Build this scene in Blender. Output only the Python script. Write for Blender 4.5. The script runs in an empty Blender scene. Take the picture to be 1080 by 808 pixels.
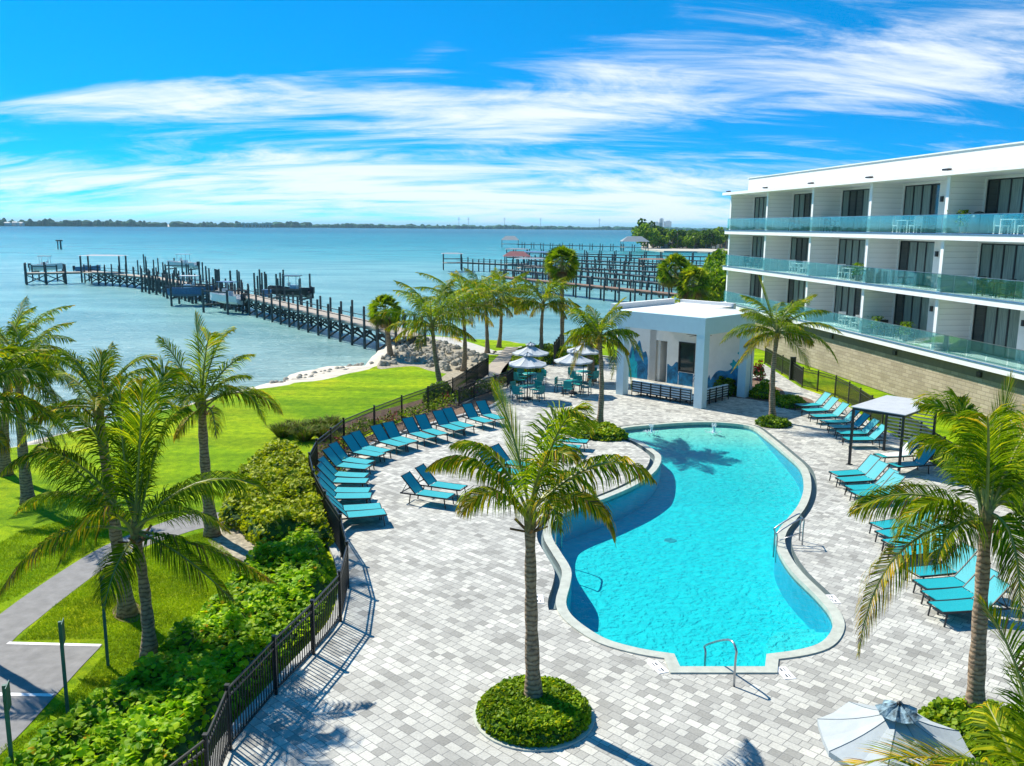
import bpy, math, random
from mathutils import Vector, Matrix, Euler, noise
from mathutils.geometry import tessellate_polygon
R = math.radians
random.seed(7)
scn = bpy.context.scene
C = scn.collection

# ------------------------------------------------------------------ camera
FX, CAMZ = 915.0, 9.5
PIT, ROLL = R(10.26), .0098
FW = Vector((0, math.cos(PIT), -math.sin(PIT)))
U0 = Vector((0, math.sin(PIT), math.cos(PIT)))
RT = Vector((1, 0, 0)) * math.cos(ROLL) + U0 * math.sin(ROLL)
UP = U0 * math.cos(ROLL) - Vector((1, 0, 0)) * math.sin(ROLL)
CAM = Vector((0, 0, CAMZ))
cd = bpy.data.cameras.new("camera"); co = bpy.data.objects.new("camera", cd); C.objects.link(co)
m = Matrix((RT, UP, -FW)).transposed().to_4x4(); m.translation = CAM
co.matrix_world = m
cd.sensor_width = 36; cd.lens = FX / 1080 * 36; cd.clip_start = .1; cd.clip_end = 60000
scn.camera = co

def ray(px, py): return FW + RT * ((px - 540) / FX) - UP * ((py - 404) / FX)
def at(px, py, z=0.0):                       # a pixel of the survey photo -> point on the level z
    d = ray(px, py); return CAM + d * ((z - CAMZ) / d.z)
def atY(px, py, Y):                          # -> point at distance Y
    d = ray(px, py); return CAM + d * (Y / d.y)

# ------------------------------------------------------------------ materials
def N(nt, t, **kw):
    n = nt.nodes.new(t)
    for k, v in kw.items():
        if k.startswith('i_'):
            key = k[2:].replace('_', ' ')
            n.inputs[int(key) if key.isdigit() else key].default_value = v
        else: setattr(n, k, v)
    return n
def c4(c): return (c[0], c[1], c[2], 1)
def base_mat(name):
    m = bpy.data.materials.new(name); m.use_nodes = True
    nt = m.node_tree; b = nt.nodes['Principled BSDF']; return m, nt, b
def ramp(nt, stops, fac, interp='LINEAR'):
    r = N(nt, 'ShaderNodeValToRGB'); r.color_ramp.interpolation = interp
    e = r.color_ramp.elements
    while len(e) < len(stops): e.new(.5)
    for i, (p, c) in enumerate(stops): e[i].position = p; e[i].color = c4(c)
    nt.links.new(fac, r.inputs[0]); return r.outputs[0]
def bump(nt, b, h, s, d=.02):
    n = N(nt, 'ShaderNodeBump'); n.inputs['Strength'].default_value = s; n.inputs['Distance'].default_value = d
    nt.links.new(h, n.inputs['Height']); nt.links.new(n.outputs[0], b.inputs['Normal']); return n
def mat(name, col, rough=.6, var=.12, scale=4, metal=0, bmp=0, coat=0, bscale=None, stretch=None, spec=.5):
    m, nt, b = base_mat(name)
    tc = N(nt, 'ShaderNodeTexCoord'); src = tc.outputs['Object']
    if stretch:
        mp = N(nt, 'ShaderNodeMapping'); mp.inputs['Scale'].default_value = stretch
        nt.links.new(src, mp.inputs[0]); src = mp.outputs[0]
    n = N(nt, 'ShaderNodeTexNoise', i_Scale=scale, i_Detail=6.0, i_Roughness=.6); nt.links.new(src, n.inputs[0])
    lo = [max(0, x * (1 - var * 1.6)) for x in col]; hi = [min(1, x * (1 + var * 1.6)) for x in col]
    nt.links.new(ramp(nt, [(.3, lo), (.5, col), (.7, hi)], n.outputs[0]), b.inputs['Base Color'])
    b.inputs['Roughness'].default_value = rough; b.inputs['Metallic'].default_value = metal
    b.inputs['Specular IOR Level'].default_value = spec
    b.inputs['Coat Weight'].default_value = coat
    if bmp:
        n2 = N(nt, 'ShaderNodeTexNoise', i_Scale=bscale or scale * 6, i_Detail=4.0); nt.links.new(src, n2.inputs[0])
        bump(nt, b, n2.outputs[0], bmp)
    return m
def leaf_mat(name, a, bcol, rough=.45, trans=.3, spec=.4):
    m, nt, b = base_mat(name)
    g = N(nt, 'ShaderNodeNewGeometry'); col = ramp(nt, [(0, a), (1, bcol)], g.outputs['Random Per Island'])
    tc = N(nt, 'ShaderNodeTexCoord'); n = N(nt, 'ShaderNodeTexNoise', i_Scale=1.1, i_Detail=3.0)
    nt.links.new(tc.outputs['Object'], n.inputs[0])
    mx = N(nt, 'ShaderNodeMix', data_type='RGBA', blend_type='MULTIPLY'); mx.inputs[0].default_value = 1
    nt.links.new(col, mx.inputs[6]); nt.links.new(ramp(nt, [(.3, (.62, .66, .7)), (.7, (1.3, 1.25, 1.1))], n.outputs[0]), mx.inputs[7])
    nt.links.new(mx.outputs[2], b.inputs['Base Color'])
    b.inputs['Roughness'].default_value = rough; b.inputs['Specular IOR Level'].default_value = spec
    t = N(nt, 'ShaderNodeBsdfTranslucent'); nt.links.new(mx.outputs[2], t.inputs[0])
    ms = N(nt, 'ShaderNodeMixShader'); ms.inputs[0].default_value = trans
    out = nt.nodes['Material Output']
    nt.links.new(b.outputs[0], ms.inputs[1]); nt.links.new(t.outputs[0], ms.inputs[2]); nt.links.new(ms.outputs[0], out.inputs[0])
    return m
def clear_mat(name, tint, rough=.02, refl=1.0, bmp=None, body=None):
    """tinted clear sheet: light passes through, tinted, and a Fresnel share reflects"""
    m, nt, b = base_mat(name); nt.nodes.remove(b)
    tr = N(nt, 'ShaderNodeBsdfTransparent'); tr.inputs[0].default_value = c4(tint)
    gl = N(nt, 'ShaderNodeBsdfGlossy'); gl.inputs['Roughness'].default_value = rough
    fr = N(nt, 'ShaderNodeFresnel', i_IOR=1.33 if bmp else 1.5)
    ms = N(nt, 'ShaderNodeMixShader'); mu = N(nt, 'ShaderNodeMath', operation='MULTIPLY'); mu.inputs[1].default_value = refl
    nt.links.new(fr.outputs[0], mu.inputs[0]); nt.links.new(mu.outputs[0], ms.inputs[0])
    nt.links.new(tr.outputs[0], ms.inputs[1]); nt.links.new(gl.outputs[0], ms.inputs[2])
    nt.links.new(ms.outputs[0], nt.nodes['Material Output'].inputs[0])
    if body:
        df = N(nt, 'ShaderNodeBsdfDiffuse'); df.inputs[0].default_value = (body[0], body[1], body[2], 1); tl = N(nt, 'ShaderNodeBsdfTranslucent'); tl.inputs[0].default_value = (body[0], body[1], body[2], 1)
        ad = N(nt, 'ShaderNodeMixShader'); nt.links.new(df.outputs[0], ad.inputs[1]); nt.links.new(tl.outputs[0], ad.inputs[2])
        m2 = N(nt, 'ShaderNodeMixShader'); m2.inputs[0].default_value = body[3]; nt.links.new(tr.outputs[0], m2.inputs[1]); nt.links.new(ad.outputs[0], m2.inputs[2]); nt.links.new(m2.outputs[0], ms.inputs[1])
    if bmp:
        tc = N(nt, 'ShaderNodeTexCoord'); n = N(nt, 'ShaderNodeTexNoise', i_Scale=bmp[0], i_Detail=5.0, i_Distortion=.8)
        nt.links.new(tc.outputs['Object'], n.inputs[0])
        bn = N(nt, 'ShaderNodeBump'); bn.inputs['Strength'].default_value = bmp[1]; bn.inputs['Distance'].default_value = .05
        nt.links.new(n.outputs[0], bn.inputs['Height']); nt.links.new(bn.outputs[0], gl.inputs['Normal']); nt.links.new(bn.outputs[0], fr.inputs['Normal'])
    return m

M = {}
M['white'] = mat('white_stucco', (.76, .76, .73), .75, .03, 3, bmp=.15, bscale=60)
M['trim'] = mat('white_trim', (.80, .82, .82), .55, .03, 2)
M['fascia'] = mat('pale_fascia', (.56, .72, .76), .7, .03, 2)
M['brown'] = mat('brown_band', (.16, .145, .11), .8, .08, 3)
M['dark'] = mat('dark_bronze_metal', (.018, .02, .022), .45, .2, 8, spec=.4)
M['black'] = mat('black_fence_paint', (.010, .012, .012), .4, .2, 8)
M['glassdark'] = mat('dark_window_glass', (.02, .035, .035), .06, .3, .8, spec=.8)
M['curtain'] = mat('curtain_behind_glass', (.17, .23, .21), .15, .25, 3, stretch=(9, 9, .3), spec=.7)
M['railglass'] = clear_mat('teal_rail_glass', (.78, .98, .96), .02, .6, body=(.10, .66, .62, .06))
M['roofmetal'] = mat('grey_canopy_fabric', (.44, .47, .50), .8, .06, 3)
M['sling'] = mat('turquoise_sling', (.0, .34, .38), .6, .08, 30, bmp=.2, bscale=200)
M['towel'] = mat('pale_towel', (.62, .68, .72), .9, .05, 10)
M['teal'] = mat('teal_resin', (.0, .26, .25), .45, .12, 5)
M['canvas'] = mat('white_canvas', (.46, .50, .53), .85, .03, 6, bmp=.1, bscale=30)
M['canvas2'] = mat('pale_grey_canvas', (.40, .44, .45), .85, .05, 5, bmp=.15, bscale=14)
M['greycanvas'] = mat('grey_canvas_ties', (.16, .24, .28), .9, .7, 9, bmp=1, bscale=16)
M['steel'] = mat('brushed_steel', (.38, .40, .42), .3, .1, 10, metal=.9)
M['wood'] = mat('weathered_dock_planks', (.36, .31, .25), .85, .25, 2, bmp=.3, stretch=(1, 6, 1))
M['wood2'] = mat('brown_dock_planks', (.22, .13, .085), .85, .25, 2, bmp=.3)
M['pile'] = mat('tarred_timber_pile', (.068, .078, .076), .85, .4, 3, bmp=.4)
M['rock'] = mat('limestone_rock', (.36, .33, .26), .9, .35, 1.3, bmp=.8, bscale=9)
M['asphalt'] = mat('grey_asphalt', (.22, .215, .21), .9, .12, 3, bmp=.3, bscale=90)
M['kerb'] = mat('concrete_kerb', (.42, .42, .40), .85, .15, 5, bmp=.2, bscale=50)
M['concrete'] = mat('pale_concrete', (.46, .45, .41), .85, .1, 2, bmp=.2, bscale=40)
M['paint'] = mat('road_paint', (.8, .8, .8), .6, .1, 12)
M['coping'] = mat('cream_coping', (.46, .48, .41), .55, .1, 4, bmp=.2, bscale=50)
M['slot'] = mat('drain_grate', (.035, .045, .05), .6, .2, 10)
M['soil'] = mat('mulch_soil', (.16, .10, .065), .95, .35, 6, bmp=.8, bscale=30)
M['stonemulch'] = mat('pale_mulch', (.33, .29, .21), .95, .35, 6, bmp=.8, bscale=30)
M['sand'] = mat('pale_beach_sand', (.52, .47, .38), .9, .14, 1.5, bmp=.3, bscale=20)
M['seabed'] = mat('seabed_sand', (.25, .32, .28), .9, .1, 1)
M['signgreen'] = mat('green_sign_post', (.02, .12, .10), .5, .15, 6)
M['hull'] = mat('white_gelcoat', (.72, .74, .74), .25, .05, 3, coat=.4)
M['boatblue'] = mat('blue_canvas_cover', (.05, .16, .30), .7, .2, 5)
M['boatdark'] = mat('dark_engine_cover', (.02, .025, .03), .35, .2, 5)
M['redroof'] = mat('red_metal_roof', (.20, .06, .06), .6, .2, 3)
M['greyroof'] = mat('grey_metal_roof', (.20, .24, .26), .6, .2, 3)
M['foam'] = mat('water_foam', (.85, .9, .92), .6, .05, 5)
M['lamp'] = mat('lamp_housing', (.02, .02, .02), .4, .1, 5)
M['cushion'] = mat('pale_cushion', (.62, .74, .78), .9, .05, 8)
M['terracotta'] = mat('plant_pot', (.35, .33, .3), .8, .1, 6)
M['housewall'] = mat('cream_house_wall', (.60, .58, .54), .8, .1, 1)
M['mural1'] = mat('mural_deep_blue', (.01, .17, .34), .8, .45, 2.2)
M['mural2'] = mat('mural_turquoise', (.0, .38, .46), .8, .25, 2.2)
M['mural3'] = mat('mural_line_blue', (.01, .10, .24), .8, .1, 4)
# leaves
M['fr_green'] = leaf_mat('palm_leaf_green', (.04, .13, .002), (.27, .38, .004), .55, .52, .1)
M['fr_lime'] = leaf_mat('palm_leaf_lime', (.36, .44, .004), (.62, .60, .010), .55, .50, .12)
M['fr_yel'] = leaf_mat('palm_leaf_yellowing', (.60, .36, .01), (.75, .52, .02), .6, .45, .1)
M['fr_brn'] = leaf_mat('palm_leaf_dry', (.14, .075, .03), (.26, .15, .06), .7, .2, .2)
M['rachis'] = mat('palm_midrib', (.22, .24, .05), .5, .2, 5)
M['grape'] = leaf_mat('sea_grape_leaf', (.11, .33, .003), (.52, .70, .008), .5, .5, .18)
M['clusia'] = leaf_mat('olive_shrub_leaf', (.20, .29, .004), (.52, .56, .012), .5, .36, .2)
M['bedleaf'] = leaf_mat('bed_shrub_leaf', (.09, .21, .004), (.33, .47, .008), .5, .36, .2)
M['darkleaf'] = leaf_mat('dark_tree_leaf', (.03, .10, .006), (.13, .24, .010), .55, .3, .15)
M['reed'] = leaf_mat('ornamental_grass_blade', (.05, .11, .006), (.20, .25, .02), .7, .25, .1)
M['redleaf'] = leaf_mat('red_leaf', (.25, .01, .02), (.40, .03, .03), .5, .2, .3)
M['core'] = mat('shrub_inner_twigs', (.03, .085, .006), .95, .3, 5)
M['farleaf'] = mat('far_wood_foliage', (.006, .10, .050), .95, .35, .05)
M['sabalold'] = leaf_mat('sabal_leaf', (.10, .14, .010), (.28, .26, .02), .5, .25, .4)

def trunk_mat():
    m, nt, b = base_mat('palm_bark')
    tc = N(nt, 'ShaderNodeTexCoord')
    w = N(nt, 'ShaderNodeTexWave', wave_type='BANDS', bands_direction='Z', i_Scale=3.1, i_Distortion=6.0, i_Detail=4.0)
    w.inputs['Detail Scale'].default_value = 2
    n = N(nt, 'ShaderNodeTexNoise', i_Scale=9.0, i_Detail=6.0)
    nt.links.new(tc.outputs['Object'], w.inputs[0]); nt.links.new(tc.outputs['Object'], n.inputs[0])
    mx = N(nt, 'ShaderNodeMix', data_type='RGBA', blend_type='MULTIPLY'); mx.inputs[0].default_value = 1
    nt.links.new(ramp(nt, [(.0, (.17, .115, .07)), (.25, (.29, .205, .135)), (1, (.38, .28, .19))], w.outputs[0]), mx.inputs[6])
    nt.links.new(ramp(nt, [(.3, (.55, .55, .55)), (.7, (1.15, 1.12, 1.05))], n.outputs[0]), mx.inputs[7])
    nt.links.new(mx.outputs[2], b.inputs['Base Color']); b.inputs['Roughness'].default_value = .9
    bump(nt, b, w.outputs[0], .4, .02); return m
M['bark'] = trunk_mat()
M['heart'] = mat('leaf_sheath', (.20, .16, .05), .8, .4, 12)
def brick_mat(name, c1, c2, mort, bw, rh, rot=0, ms=.01, axis='XY', patch=.5, rough=.85, tone=None, off=.5, sq=1.0):
    m, nt, b = base_mat(name)
    tc = N(nt, 'ShaderNodeTexCoord'); mp = N(nt, 'ShaderNodeMapping'); mp.inputs['Rotation'].default_value = (0, 0, rot)
    if axis == 'XZ':
        s = N(nt, 'ShaderNodeSeparateXYZ'); cb = N(nt, 'ShaderNodeCombineXYZ'); nt.links.new(tc.outputs['Object'], s.inputs[0])
        nt.links.new(s.outputs[0], cb.inputs[0]); nt.links.new(s.outputs[2], cb.inputs[1]); nt.links.new(cb.outputs[0], mp.inputs[0])
    else: nt.links.new(tc.outputs['Object'], mp.inputs[0])
    br = N(nt, 'ShaderNodeTexBrick'); br.offset = off; br.offset_frequency = 2; br.squash = sq; br.squash_frequency = 3
    br.inputs['Color1'].default_value = (0, 0, 0, 1); br.inputs['Color2'].default_value = (1, 1, 1, 1); br.inputs['Mortar'].default_value = (.35, .35, .35, 1)
    br.inputs['Scale'].default_value = 1; br.inputs['Brick Width'].default_value = bw; br.inputs['Row Height'].default_value = rh
    br.inputs['Mortar Size'].default_value = ms; br.inputs['Mortar Smooth'].default_value = .3; br.inputs['Bias'].default_value = 0
    nt.links.new(mp.outputs[0], br.inputs[0])
    n = N(nt, 'ShaderNodeTexNoise', i_Scale=.55, i_Detail=4.0); nt.links.new(tc.outputs['Object'], n.inputs[0])
    n2 = N(nt, 'ShaderNodeTexNoise', i_Scale=22.0, i_Detail=5.0); nt.links.new(tc.outputs['Object'], n2.inputs[0])
    stops = tone or [(0, c1), (1, c2)]
    base = ramp(nt, stops, br.outputs['Color'])
    mx = N(nt, 'ShaderNodeMix', data_type='RGBA', blend_type='MULTIPLY'); mx.inputs[0].default_value = 1
    nt.links.new(base, mx.inputs[6]); nt.links.new(ramp(nt, [(.3, (1 - patch * .45,) * 3), (.7, (1 + patch * .12,) * 3)], n.outputs[0]), mx.inputs[7])
    mx2 = N(nt, 'ShaderNodeMix', data_type='RGBA', blend_type='MULTIPLY'); mx2.inputs[0].default_value = 1
    nt.links.new(mx.outputs[2], mx2.inputs[6]); nt.links.new(ramp(nt, [(.3, (.84,) * 3), (.7, (1.08,) * 3)], n2.outputs[0]), mx2.inputs[7])
    mo = N(nt, 'ShaderNodeMix', data_type='RGBA'); nt.links.new(br.outputs['Fac'], mo.inputs[0])
    nt.links.new(mx2.outputs[2], mo.inputs[6]); mo.inputs[7].default_value = c4(mort)
    nt.links.new(mo.outputs[2], b.inputs['Base Color']); b.inputs['Roughness'].default_value = rough
    inv = N(nt, 'ShaderNodeMath', operation='SUBTRACT'); inv.inputs[0].default_value = 1; nt.links.new(br.outputs['Fac'], inv.inputs[1])
    bump(nt, b, inv.outputs[0], .5, .01); return m
M['pavers'] = brick_mat('grey_white_pavers', 0, 0, (.19, .19, .18), .31, .21, R(43), .008,
    tone=[(0, (.31, .305, .275)), (.16, (.385, .38, .345)), (.4, (.47, .465, .42)), (.7, (.55, .545, .49)), (1, (.63, .62, .55))], patch=.55, sq=.68, off=.42)
M['brick'] = brick_mat('tan_block_wall', (.36, .30, .21), (.48, .41, .30), (.24, .20, .15), .62, .21, 0, .016, 'XZ', .3)
def siding_mat():
    m, nt, b = base_mat('white_lap_siding')
    tc = N(nt, 'ShaderNodeTexCoord')
    w = N(nt, 'ShaderNodeTexWave', wave_type='BANDS', bands_direction='Z', wave_profile='SAW', i_Scale=1.05, i_Distortion=0.0)
    nt.links.new(tc.outputs['Object'], w.inputs[0])
    nt.links.new(ramp(nt, [(0, (.48, .49, .48)), (.10, (.82, .82, .80)), (1, (.87, .87, .85))], w.outputs[0]), b.inputs['Base Color'])
    bump(nt, b, w.outputs[0], .6, .03); b.inputs['Roughness'].default_value = .7; return m
M['siding'] = siding_mat()
def lawn_mat():
    m, nt, b = base_mat('mown_lawn')
    tc = N(nt, 'ShaderNodeTexCoord')
    n1 = N(nt, 'ShaderNodeTexNoise', i_Scale=.16, i_Detail=5.0, i_Distortion=.8); n2 = N(nt, 'ShaderNodeTexNoise', i_Scale=26.0, i_Detail=8.0, i_Roughness=.75)
    mp = N(nt, 'ShaderNodeMapping'); mp.inputs['Rotation'].default_value = (0, 0, R(-50)); mp.inputs['Scale'].default_value = (.12, 1.3, 1)
    n3 = N(nt, 'ShaderNodeTexNoise', i_Scale=.6, i_Detail=4.0, i_Distortion=.4)
    nt.links.new(tc.outputs['Object'], n1.inputs[0]); nt.links.new(tc.outputs['Object'], n2.inputs[0]); nt.links.new(tc.outputs['Object'], mp.inputs[0]); nt.links.new(mp.outputs[0], n3.inputs[0])
    n4 = N(nt, 'ShaderNodeTexNoise', i_Scale=2.4, i_Detail=6.0, i_Roughness=.7); nt.links.new(tc.outputs['Object'], n4.inputs[0])
    a = ramp(nt, [(.28, (.15, .33, .002)), (.45, (.25, .43, .002)), (.58, (.34, .49, .003)), (.72, (.50, .54, .010))], n1.outputs[0])
    mx = N(nt, 'ShaderNodeMix', data_type='RGBA', blend_type='MULTIPLY'); mx.inputs[0].default_value = 1
    nt.links.new(a, mx.inputs[6]); nt.links.new(ramp(nt, [(.3, (.45, .5, .5)), (.7, (1.4, 1.35, 1.3))], n2.outputs[0]), mx.inputs[7])
    mx2 = N(nt, 'ShaderNodeMix', data_type='RGBA', blend_type='MULTIPLY'); mx2.inputs[0].default_value = 1
    nt.links.new(mx.outputs[2], mx2.inputs[6]); nt.links.new(ramp(nt, [(.38, (.72, .78, .8)), (.6, (1.12, 1.08, 1.0))], n3.outputs[0]), mx2.inputs[7])
    mx3 = N(nt, 'ShaderNodeMix', data_type='RGBA', blend_type='MULTIPLY'); mx3.inputs[0].default_value = 1
    nt.links.new(mx2.outputs[2], mx3.inputs[6]); nt.links.new(ramp(nt, [(.33, (.52, .66, .7)), (.64, (1.2, 1.1, 1.0))], n4.outputs[0]), mx3.inputs[7])
    nt.links.new(mx3.outputs[2], b.inputs['Base Color']); b.inputs['Roughness'].default_value = .95; b.inputs['Specular IOR Level'].default_value = .1
    bump(nt, b, n2.outputs[0], 1, .06); return m
M['lawn'] = lawn_mat()
M['blade'] = leaf_mat('grass_blade', (.20, .36, .002), (.45, .55, .008), .6, .3, .2)
def sea_mat():
    m, nt, b = base_mat('lagoon_water')
    tc = N(nt, 'ShaderNodeTexCoord'); s = N(nt, 'ShaderNodeSeparateXYZ'); nt.links.new(tc.outputs['Object'], s.inputs[0])
    y = N(nt, 'ShaderNodeMath', operation='LOGARITHM'); y.inputs[1].default_value = 10; nt.links.new(s.outputs[1], y.inputs[0])
    mp = N(nt, 'ShaderNodeMapping'); mp.inputs['Scale'].default_value = (.0018, .007, 1); nt.links.new(tc.outputs['Object'], mp.inputs[0])
    n = N(nt, 'ShaderNodeTexNoise', i_Scale=1.0, i_Detail=5.0, i_Distortion=.5); nt.links.new(mp.outputs[0], n.inputs[0])
    ad = N(nt, 'ShaderNodeMath', operation='MULTIPLY_ADD'); nt.links.new(n.outputs[0], ad.inputs[0]); ad.inputs[1].default_value = .7; nt.links.new(y.outputs[0], ad.inputs[2])
    mr = N(nt, 'ShaderNodeMapRange'); mr.inputs[1].default_value = 1.6 + .35; mr.inputs[2].default_value = 3.4 + .35; nt.links.new(ad.outputs[0], mr.inputs[0])
    col = ramp(nt, [(0, (.30, .40, .36)), (.14, (.27, .42, .40)), (.32, (.18, .40, .40)), (.48, (.07, .34, .36)), (.66, (.01, .23, .27)), (.84, (.0, .11, .15))], mr.outputs[0])
    mp2 = N(nt, 'ShaderNodeMapping'); mp2.inputs['Rotation'].default_value = (0, 0, R(24)); mp2.inputs['Scale'].default_value = (.35, 1, 1); nt.links.new(tc.outputs['Object'], mp2.inputs[0])
    w = N(nt, 'ShaderNodeTexNoise', i_Scale=1.5, i_Detail=6.0, i_Roughness=.6, i_Distortion=.5); nt.links.new(mp2.outputs[0], w.inputs[0])
    w2 = N(nt, 'ShaderNodeTexNoise', i_Scale=.10, i_Detail=5.0, i_Distortion=1.0); nt.links.new(mp2.outputs[0], w2.inputs[0])
    mx = N(nt, 'ShaderNodeMix', data_type='RGBA', blend_type='MULTIPLY'); mx.inputs[0].default_value = 1
    nt.links.new(col, mx.inputs[6]); nt.links.new(ramp(nt, [(.3, (.62, .74, .78)), (.7, (1.28, 1.2, 1.16))], w2.outputs[0]), mx.inputs[7])
    nt.links.new(mx.outputs[2], b.inputs['Base Color'])
    b.inputs['Roughness'].default_value = .25; b.inputs['Specular IOR Level'].default_value = .07
    bump(nt, b, w.outputs[0], 1.0, .6); return m
M['sea'] = sea_mat()
M['poolwater'] = clear_mat('pool_water', (.62, .96, .97), .06, .8, bmp=(5.0, .6))
def pool_floor():
    m, nt, b = base_mat('blue_pool_plaster')
    tc = N(nt, 'ShaderNodeTexCoord'); s = N(nt, 'ShaderNodeSeparateXYZ'); nt.links.new(tc.outputs['Object'], s.inputs[0])
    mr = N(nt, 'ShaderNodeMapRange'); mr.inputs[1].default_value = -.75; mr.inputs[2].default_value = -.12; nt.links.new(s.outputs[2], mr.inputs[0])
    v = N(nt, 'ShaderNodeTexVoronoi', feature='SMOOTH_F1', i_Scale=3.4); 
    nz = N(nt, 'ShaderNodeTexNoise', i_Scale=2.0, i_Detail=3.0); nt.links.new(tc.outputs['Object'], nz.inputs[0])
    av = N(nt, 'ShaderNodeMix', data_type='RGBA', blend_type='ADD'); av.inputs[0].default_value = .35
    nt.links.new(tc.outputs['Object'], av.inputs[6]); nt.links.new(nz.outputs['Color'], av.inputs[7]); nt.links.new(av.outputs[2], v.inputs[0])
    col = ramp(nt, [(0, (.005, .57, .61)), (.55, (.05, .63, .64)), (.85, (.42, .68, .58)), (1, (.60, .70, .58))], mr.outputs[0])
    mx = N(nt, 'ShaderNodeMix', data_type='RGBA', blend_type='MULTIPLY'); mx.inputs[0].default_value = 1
    nt.links.new(col, mx.inputs[6]); nt.links.new(ramp(nt, [(.1, (.86, .9, .93)), (.6, (1.1, 1.06, 1.04))], v.outputs[0]), mx.inputs[7])  # bright cell edges paint a faint caustic net into the plaster colour
    nt.links.new(mx.outputs[2], b.inputs['Base Color']); b.inputs['Roughness'].default_value = .8; return m
M['poolfloor'] = pool_floor()

# ------------------------------------------------------------------ mesh helpers
class MB:
    def __init__(s): s.v = []; s.f = []; s.m = []
    def add(s, vs, fs, mi=0):
        o = len(s.v); s.v += [Vector(v) for v in vs]
        s.f += [tuple(i + o for i in f) for f in fs]; s.m += [mi] * len(fs)
    def box(s, c, d, rz=0, mi=0, mat=None):
        x, y, z = d[0] / 2, d[1] / 2, d[2] / 2
        mt = mat or (Matrix.Translation(Vector(c)) @ Matrix.Rotation(rz, 4, 'Z'))
        vs = [mt @ Vector((a * x, b * y, e * z)) for a in (-1, 1) for b in (-1, 1) for e in (-1, 1)]
        s.add(vs, [(0, 1, 3, 2), (4, 6, 7, 5), (0, 4, 5, 1), (2, 3, 7, 6), (0, 2, 6, 4), (1, 5, 7, 3)], mi)
    def bar(s, a, b, w, h=None, mi=0):
        a = Vector(a); b = Vector(b); d = b - a; L = d.length
        if L < 1e-5: return
        t = d / L; u = t.cross(Vector((0, 0, 1)))
        if u.length < 1e-3: u = Vector((1, 0, 0))
        u.normalize(); v = u.cross(t); h = h or w
        m = Matrix((u, t, v)).transposed().to_4x4(); m.translation = (a + b) / 2
        s.box(None, (w, L, h), mat=m, mi=mi)
    def tube(s, pts, rs, n=8, cap=True, mi=0):
        pts = [Vector(p) for p in pts]; rings = []
        if not hasattr(rs, '__len__'): rs = [rs] * len(pts)
        ref = Vector((0.31, .95, .05))
        vs = []; fs = []
        for i, p in enumerate(pts):
            t = (pts[min(i + 1, len(pts) - 1)] - pts[max(i - 1, 0)]).normalized()
            u = t.cross(ref)
            if u.length < .1: u = t.cross(Vector((1, 0, 0)))
            u.normalize(); v = t.cross(u)
            for k in range(n):
                a = 2 * math.pi * k / n; vs.append(p + (u * math.cos(a) + v * math.sin(a)) * rs[i])
        for i in range(len(pts) - 1):
            for k in range(n): fs.append((i * n + k, i * n + (k + 1) % n, (i + 1) * n + (k + 1) % n, (i + 1) * n + k))
        if cap: fs.append(tuple(range(n))[::-1]); fs.append(tuple((len(pts) - 1) * n + k for k in range(n)))
        s.add(vs, fs, mi)
    def lathe(s, prof, c=(0, 0, 0), n=16, mi=0):
        c = Vector(c); vs = []; fs = []
        for r, z in prof:
            for k in range(n): a = 2 * math.pi * k / n; vs.append(c + Vector((r * math.cos(a), r * math.sin(a), z)))
        for i in range(len(prof) - 1):
            for k in range(n): fs.append((i * n + k, i * n + (k + 1) % n, (i + 1) * n + (k + 1) % n, (i + 1) * n + k))
        s.add(vs, fs, mi)
    def poly(s, pts, z=None, holes=(), mi=0):
        loops = [[Vector((p[0], p[1], p[2] if z is None else z)) for p in pts]] + [[Vector((p[0], p[1], z)) for p in h] for h in holes]
        tr = tessellate_polygon(loops); flat = [v for l in loops for v in l]
        fs = []
        for t in tr:
            a, b, c = (flat[i] for i in t)
            if abs((b - a).cross(c - a).z) < 1e-9: continue
            fs.append(t if (b - a).cross(c - a).z > 0 else (t[0], t[2], t[1]))
        s.add(flat, fs, mi)
    def prism(s, pts, z0, z1, mi=0):
        n = len(pts); s.poly(pts, z1, mi=mi)
        A = [(p[0], p[1], z0) for p in pts] + [(p[0], p[1], z1) for p in pts]
        s.add(A, [(i, (i + 1) % n, n + (i + 1) % n, n + i) for i in range(n)], mi)
    def build(s, name, mats, parent=None, smooth=False, origin=None, local=False):
        me = bpy.data.meshes.new(name)
        inv = None
        if parent is not None and not local: inv = wm(parent).inverted()
        elif origin is not None: inv = Matrix.Translation(-Vector(origin))
        vs = [inv @ v for v in s.v] if inv is not None else s.v
        me.from_pydata([tuple(v) for v in vs], [], s.f)
        if not isinstance(mats, (list, tuple)): mats = [mats]
        for x in mats: me.materials.append(M[x] if isinstance(x, str) else x)
        if len(mats) > 1: me.polygons.foreach_set('material_index', s.m)
        if smooth: me.polygons.foreach_set('use_smooth', [True] * len(me.polygons))
        me.update()
        o = bpy.data.objects.new(name, me); C.objects.link(o)
        if parent is not None: o.parent = parent
        elif origin is not None: o.location = origin
        return o
def wm(o):
    mt = Matrix.Translation(o.location) @ o.rotation_euler.to_matrix().to_4x4()
    return (wm(o.parent) @ mt) if o.parent else mt
def tag(o, label=None, cat=None, group=None, kind=None):
    if label: o['label'] = label
    if cat: o['category'] = cat
    if group: o['group'] = group
    if kind: o['kind'] = kind
    return o
def thing(name, label, cat, loc=(0, 0, 0), rz=0, group=None):
    o = bpy.data.objects.new(name, None); C.objects.link(o); o.empty_display_size = .2
    o.location = Vector(loc); o.rotation_euler = (0, 0, rz); return tag(o, label, cat, group)
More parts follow.
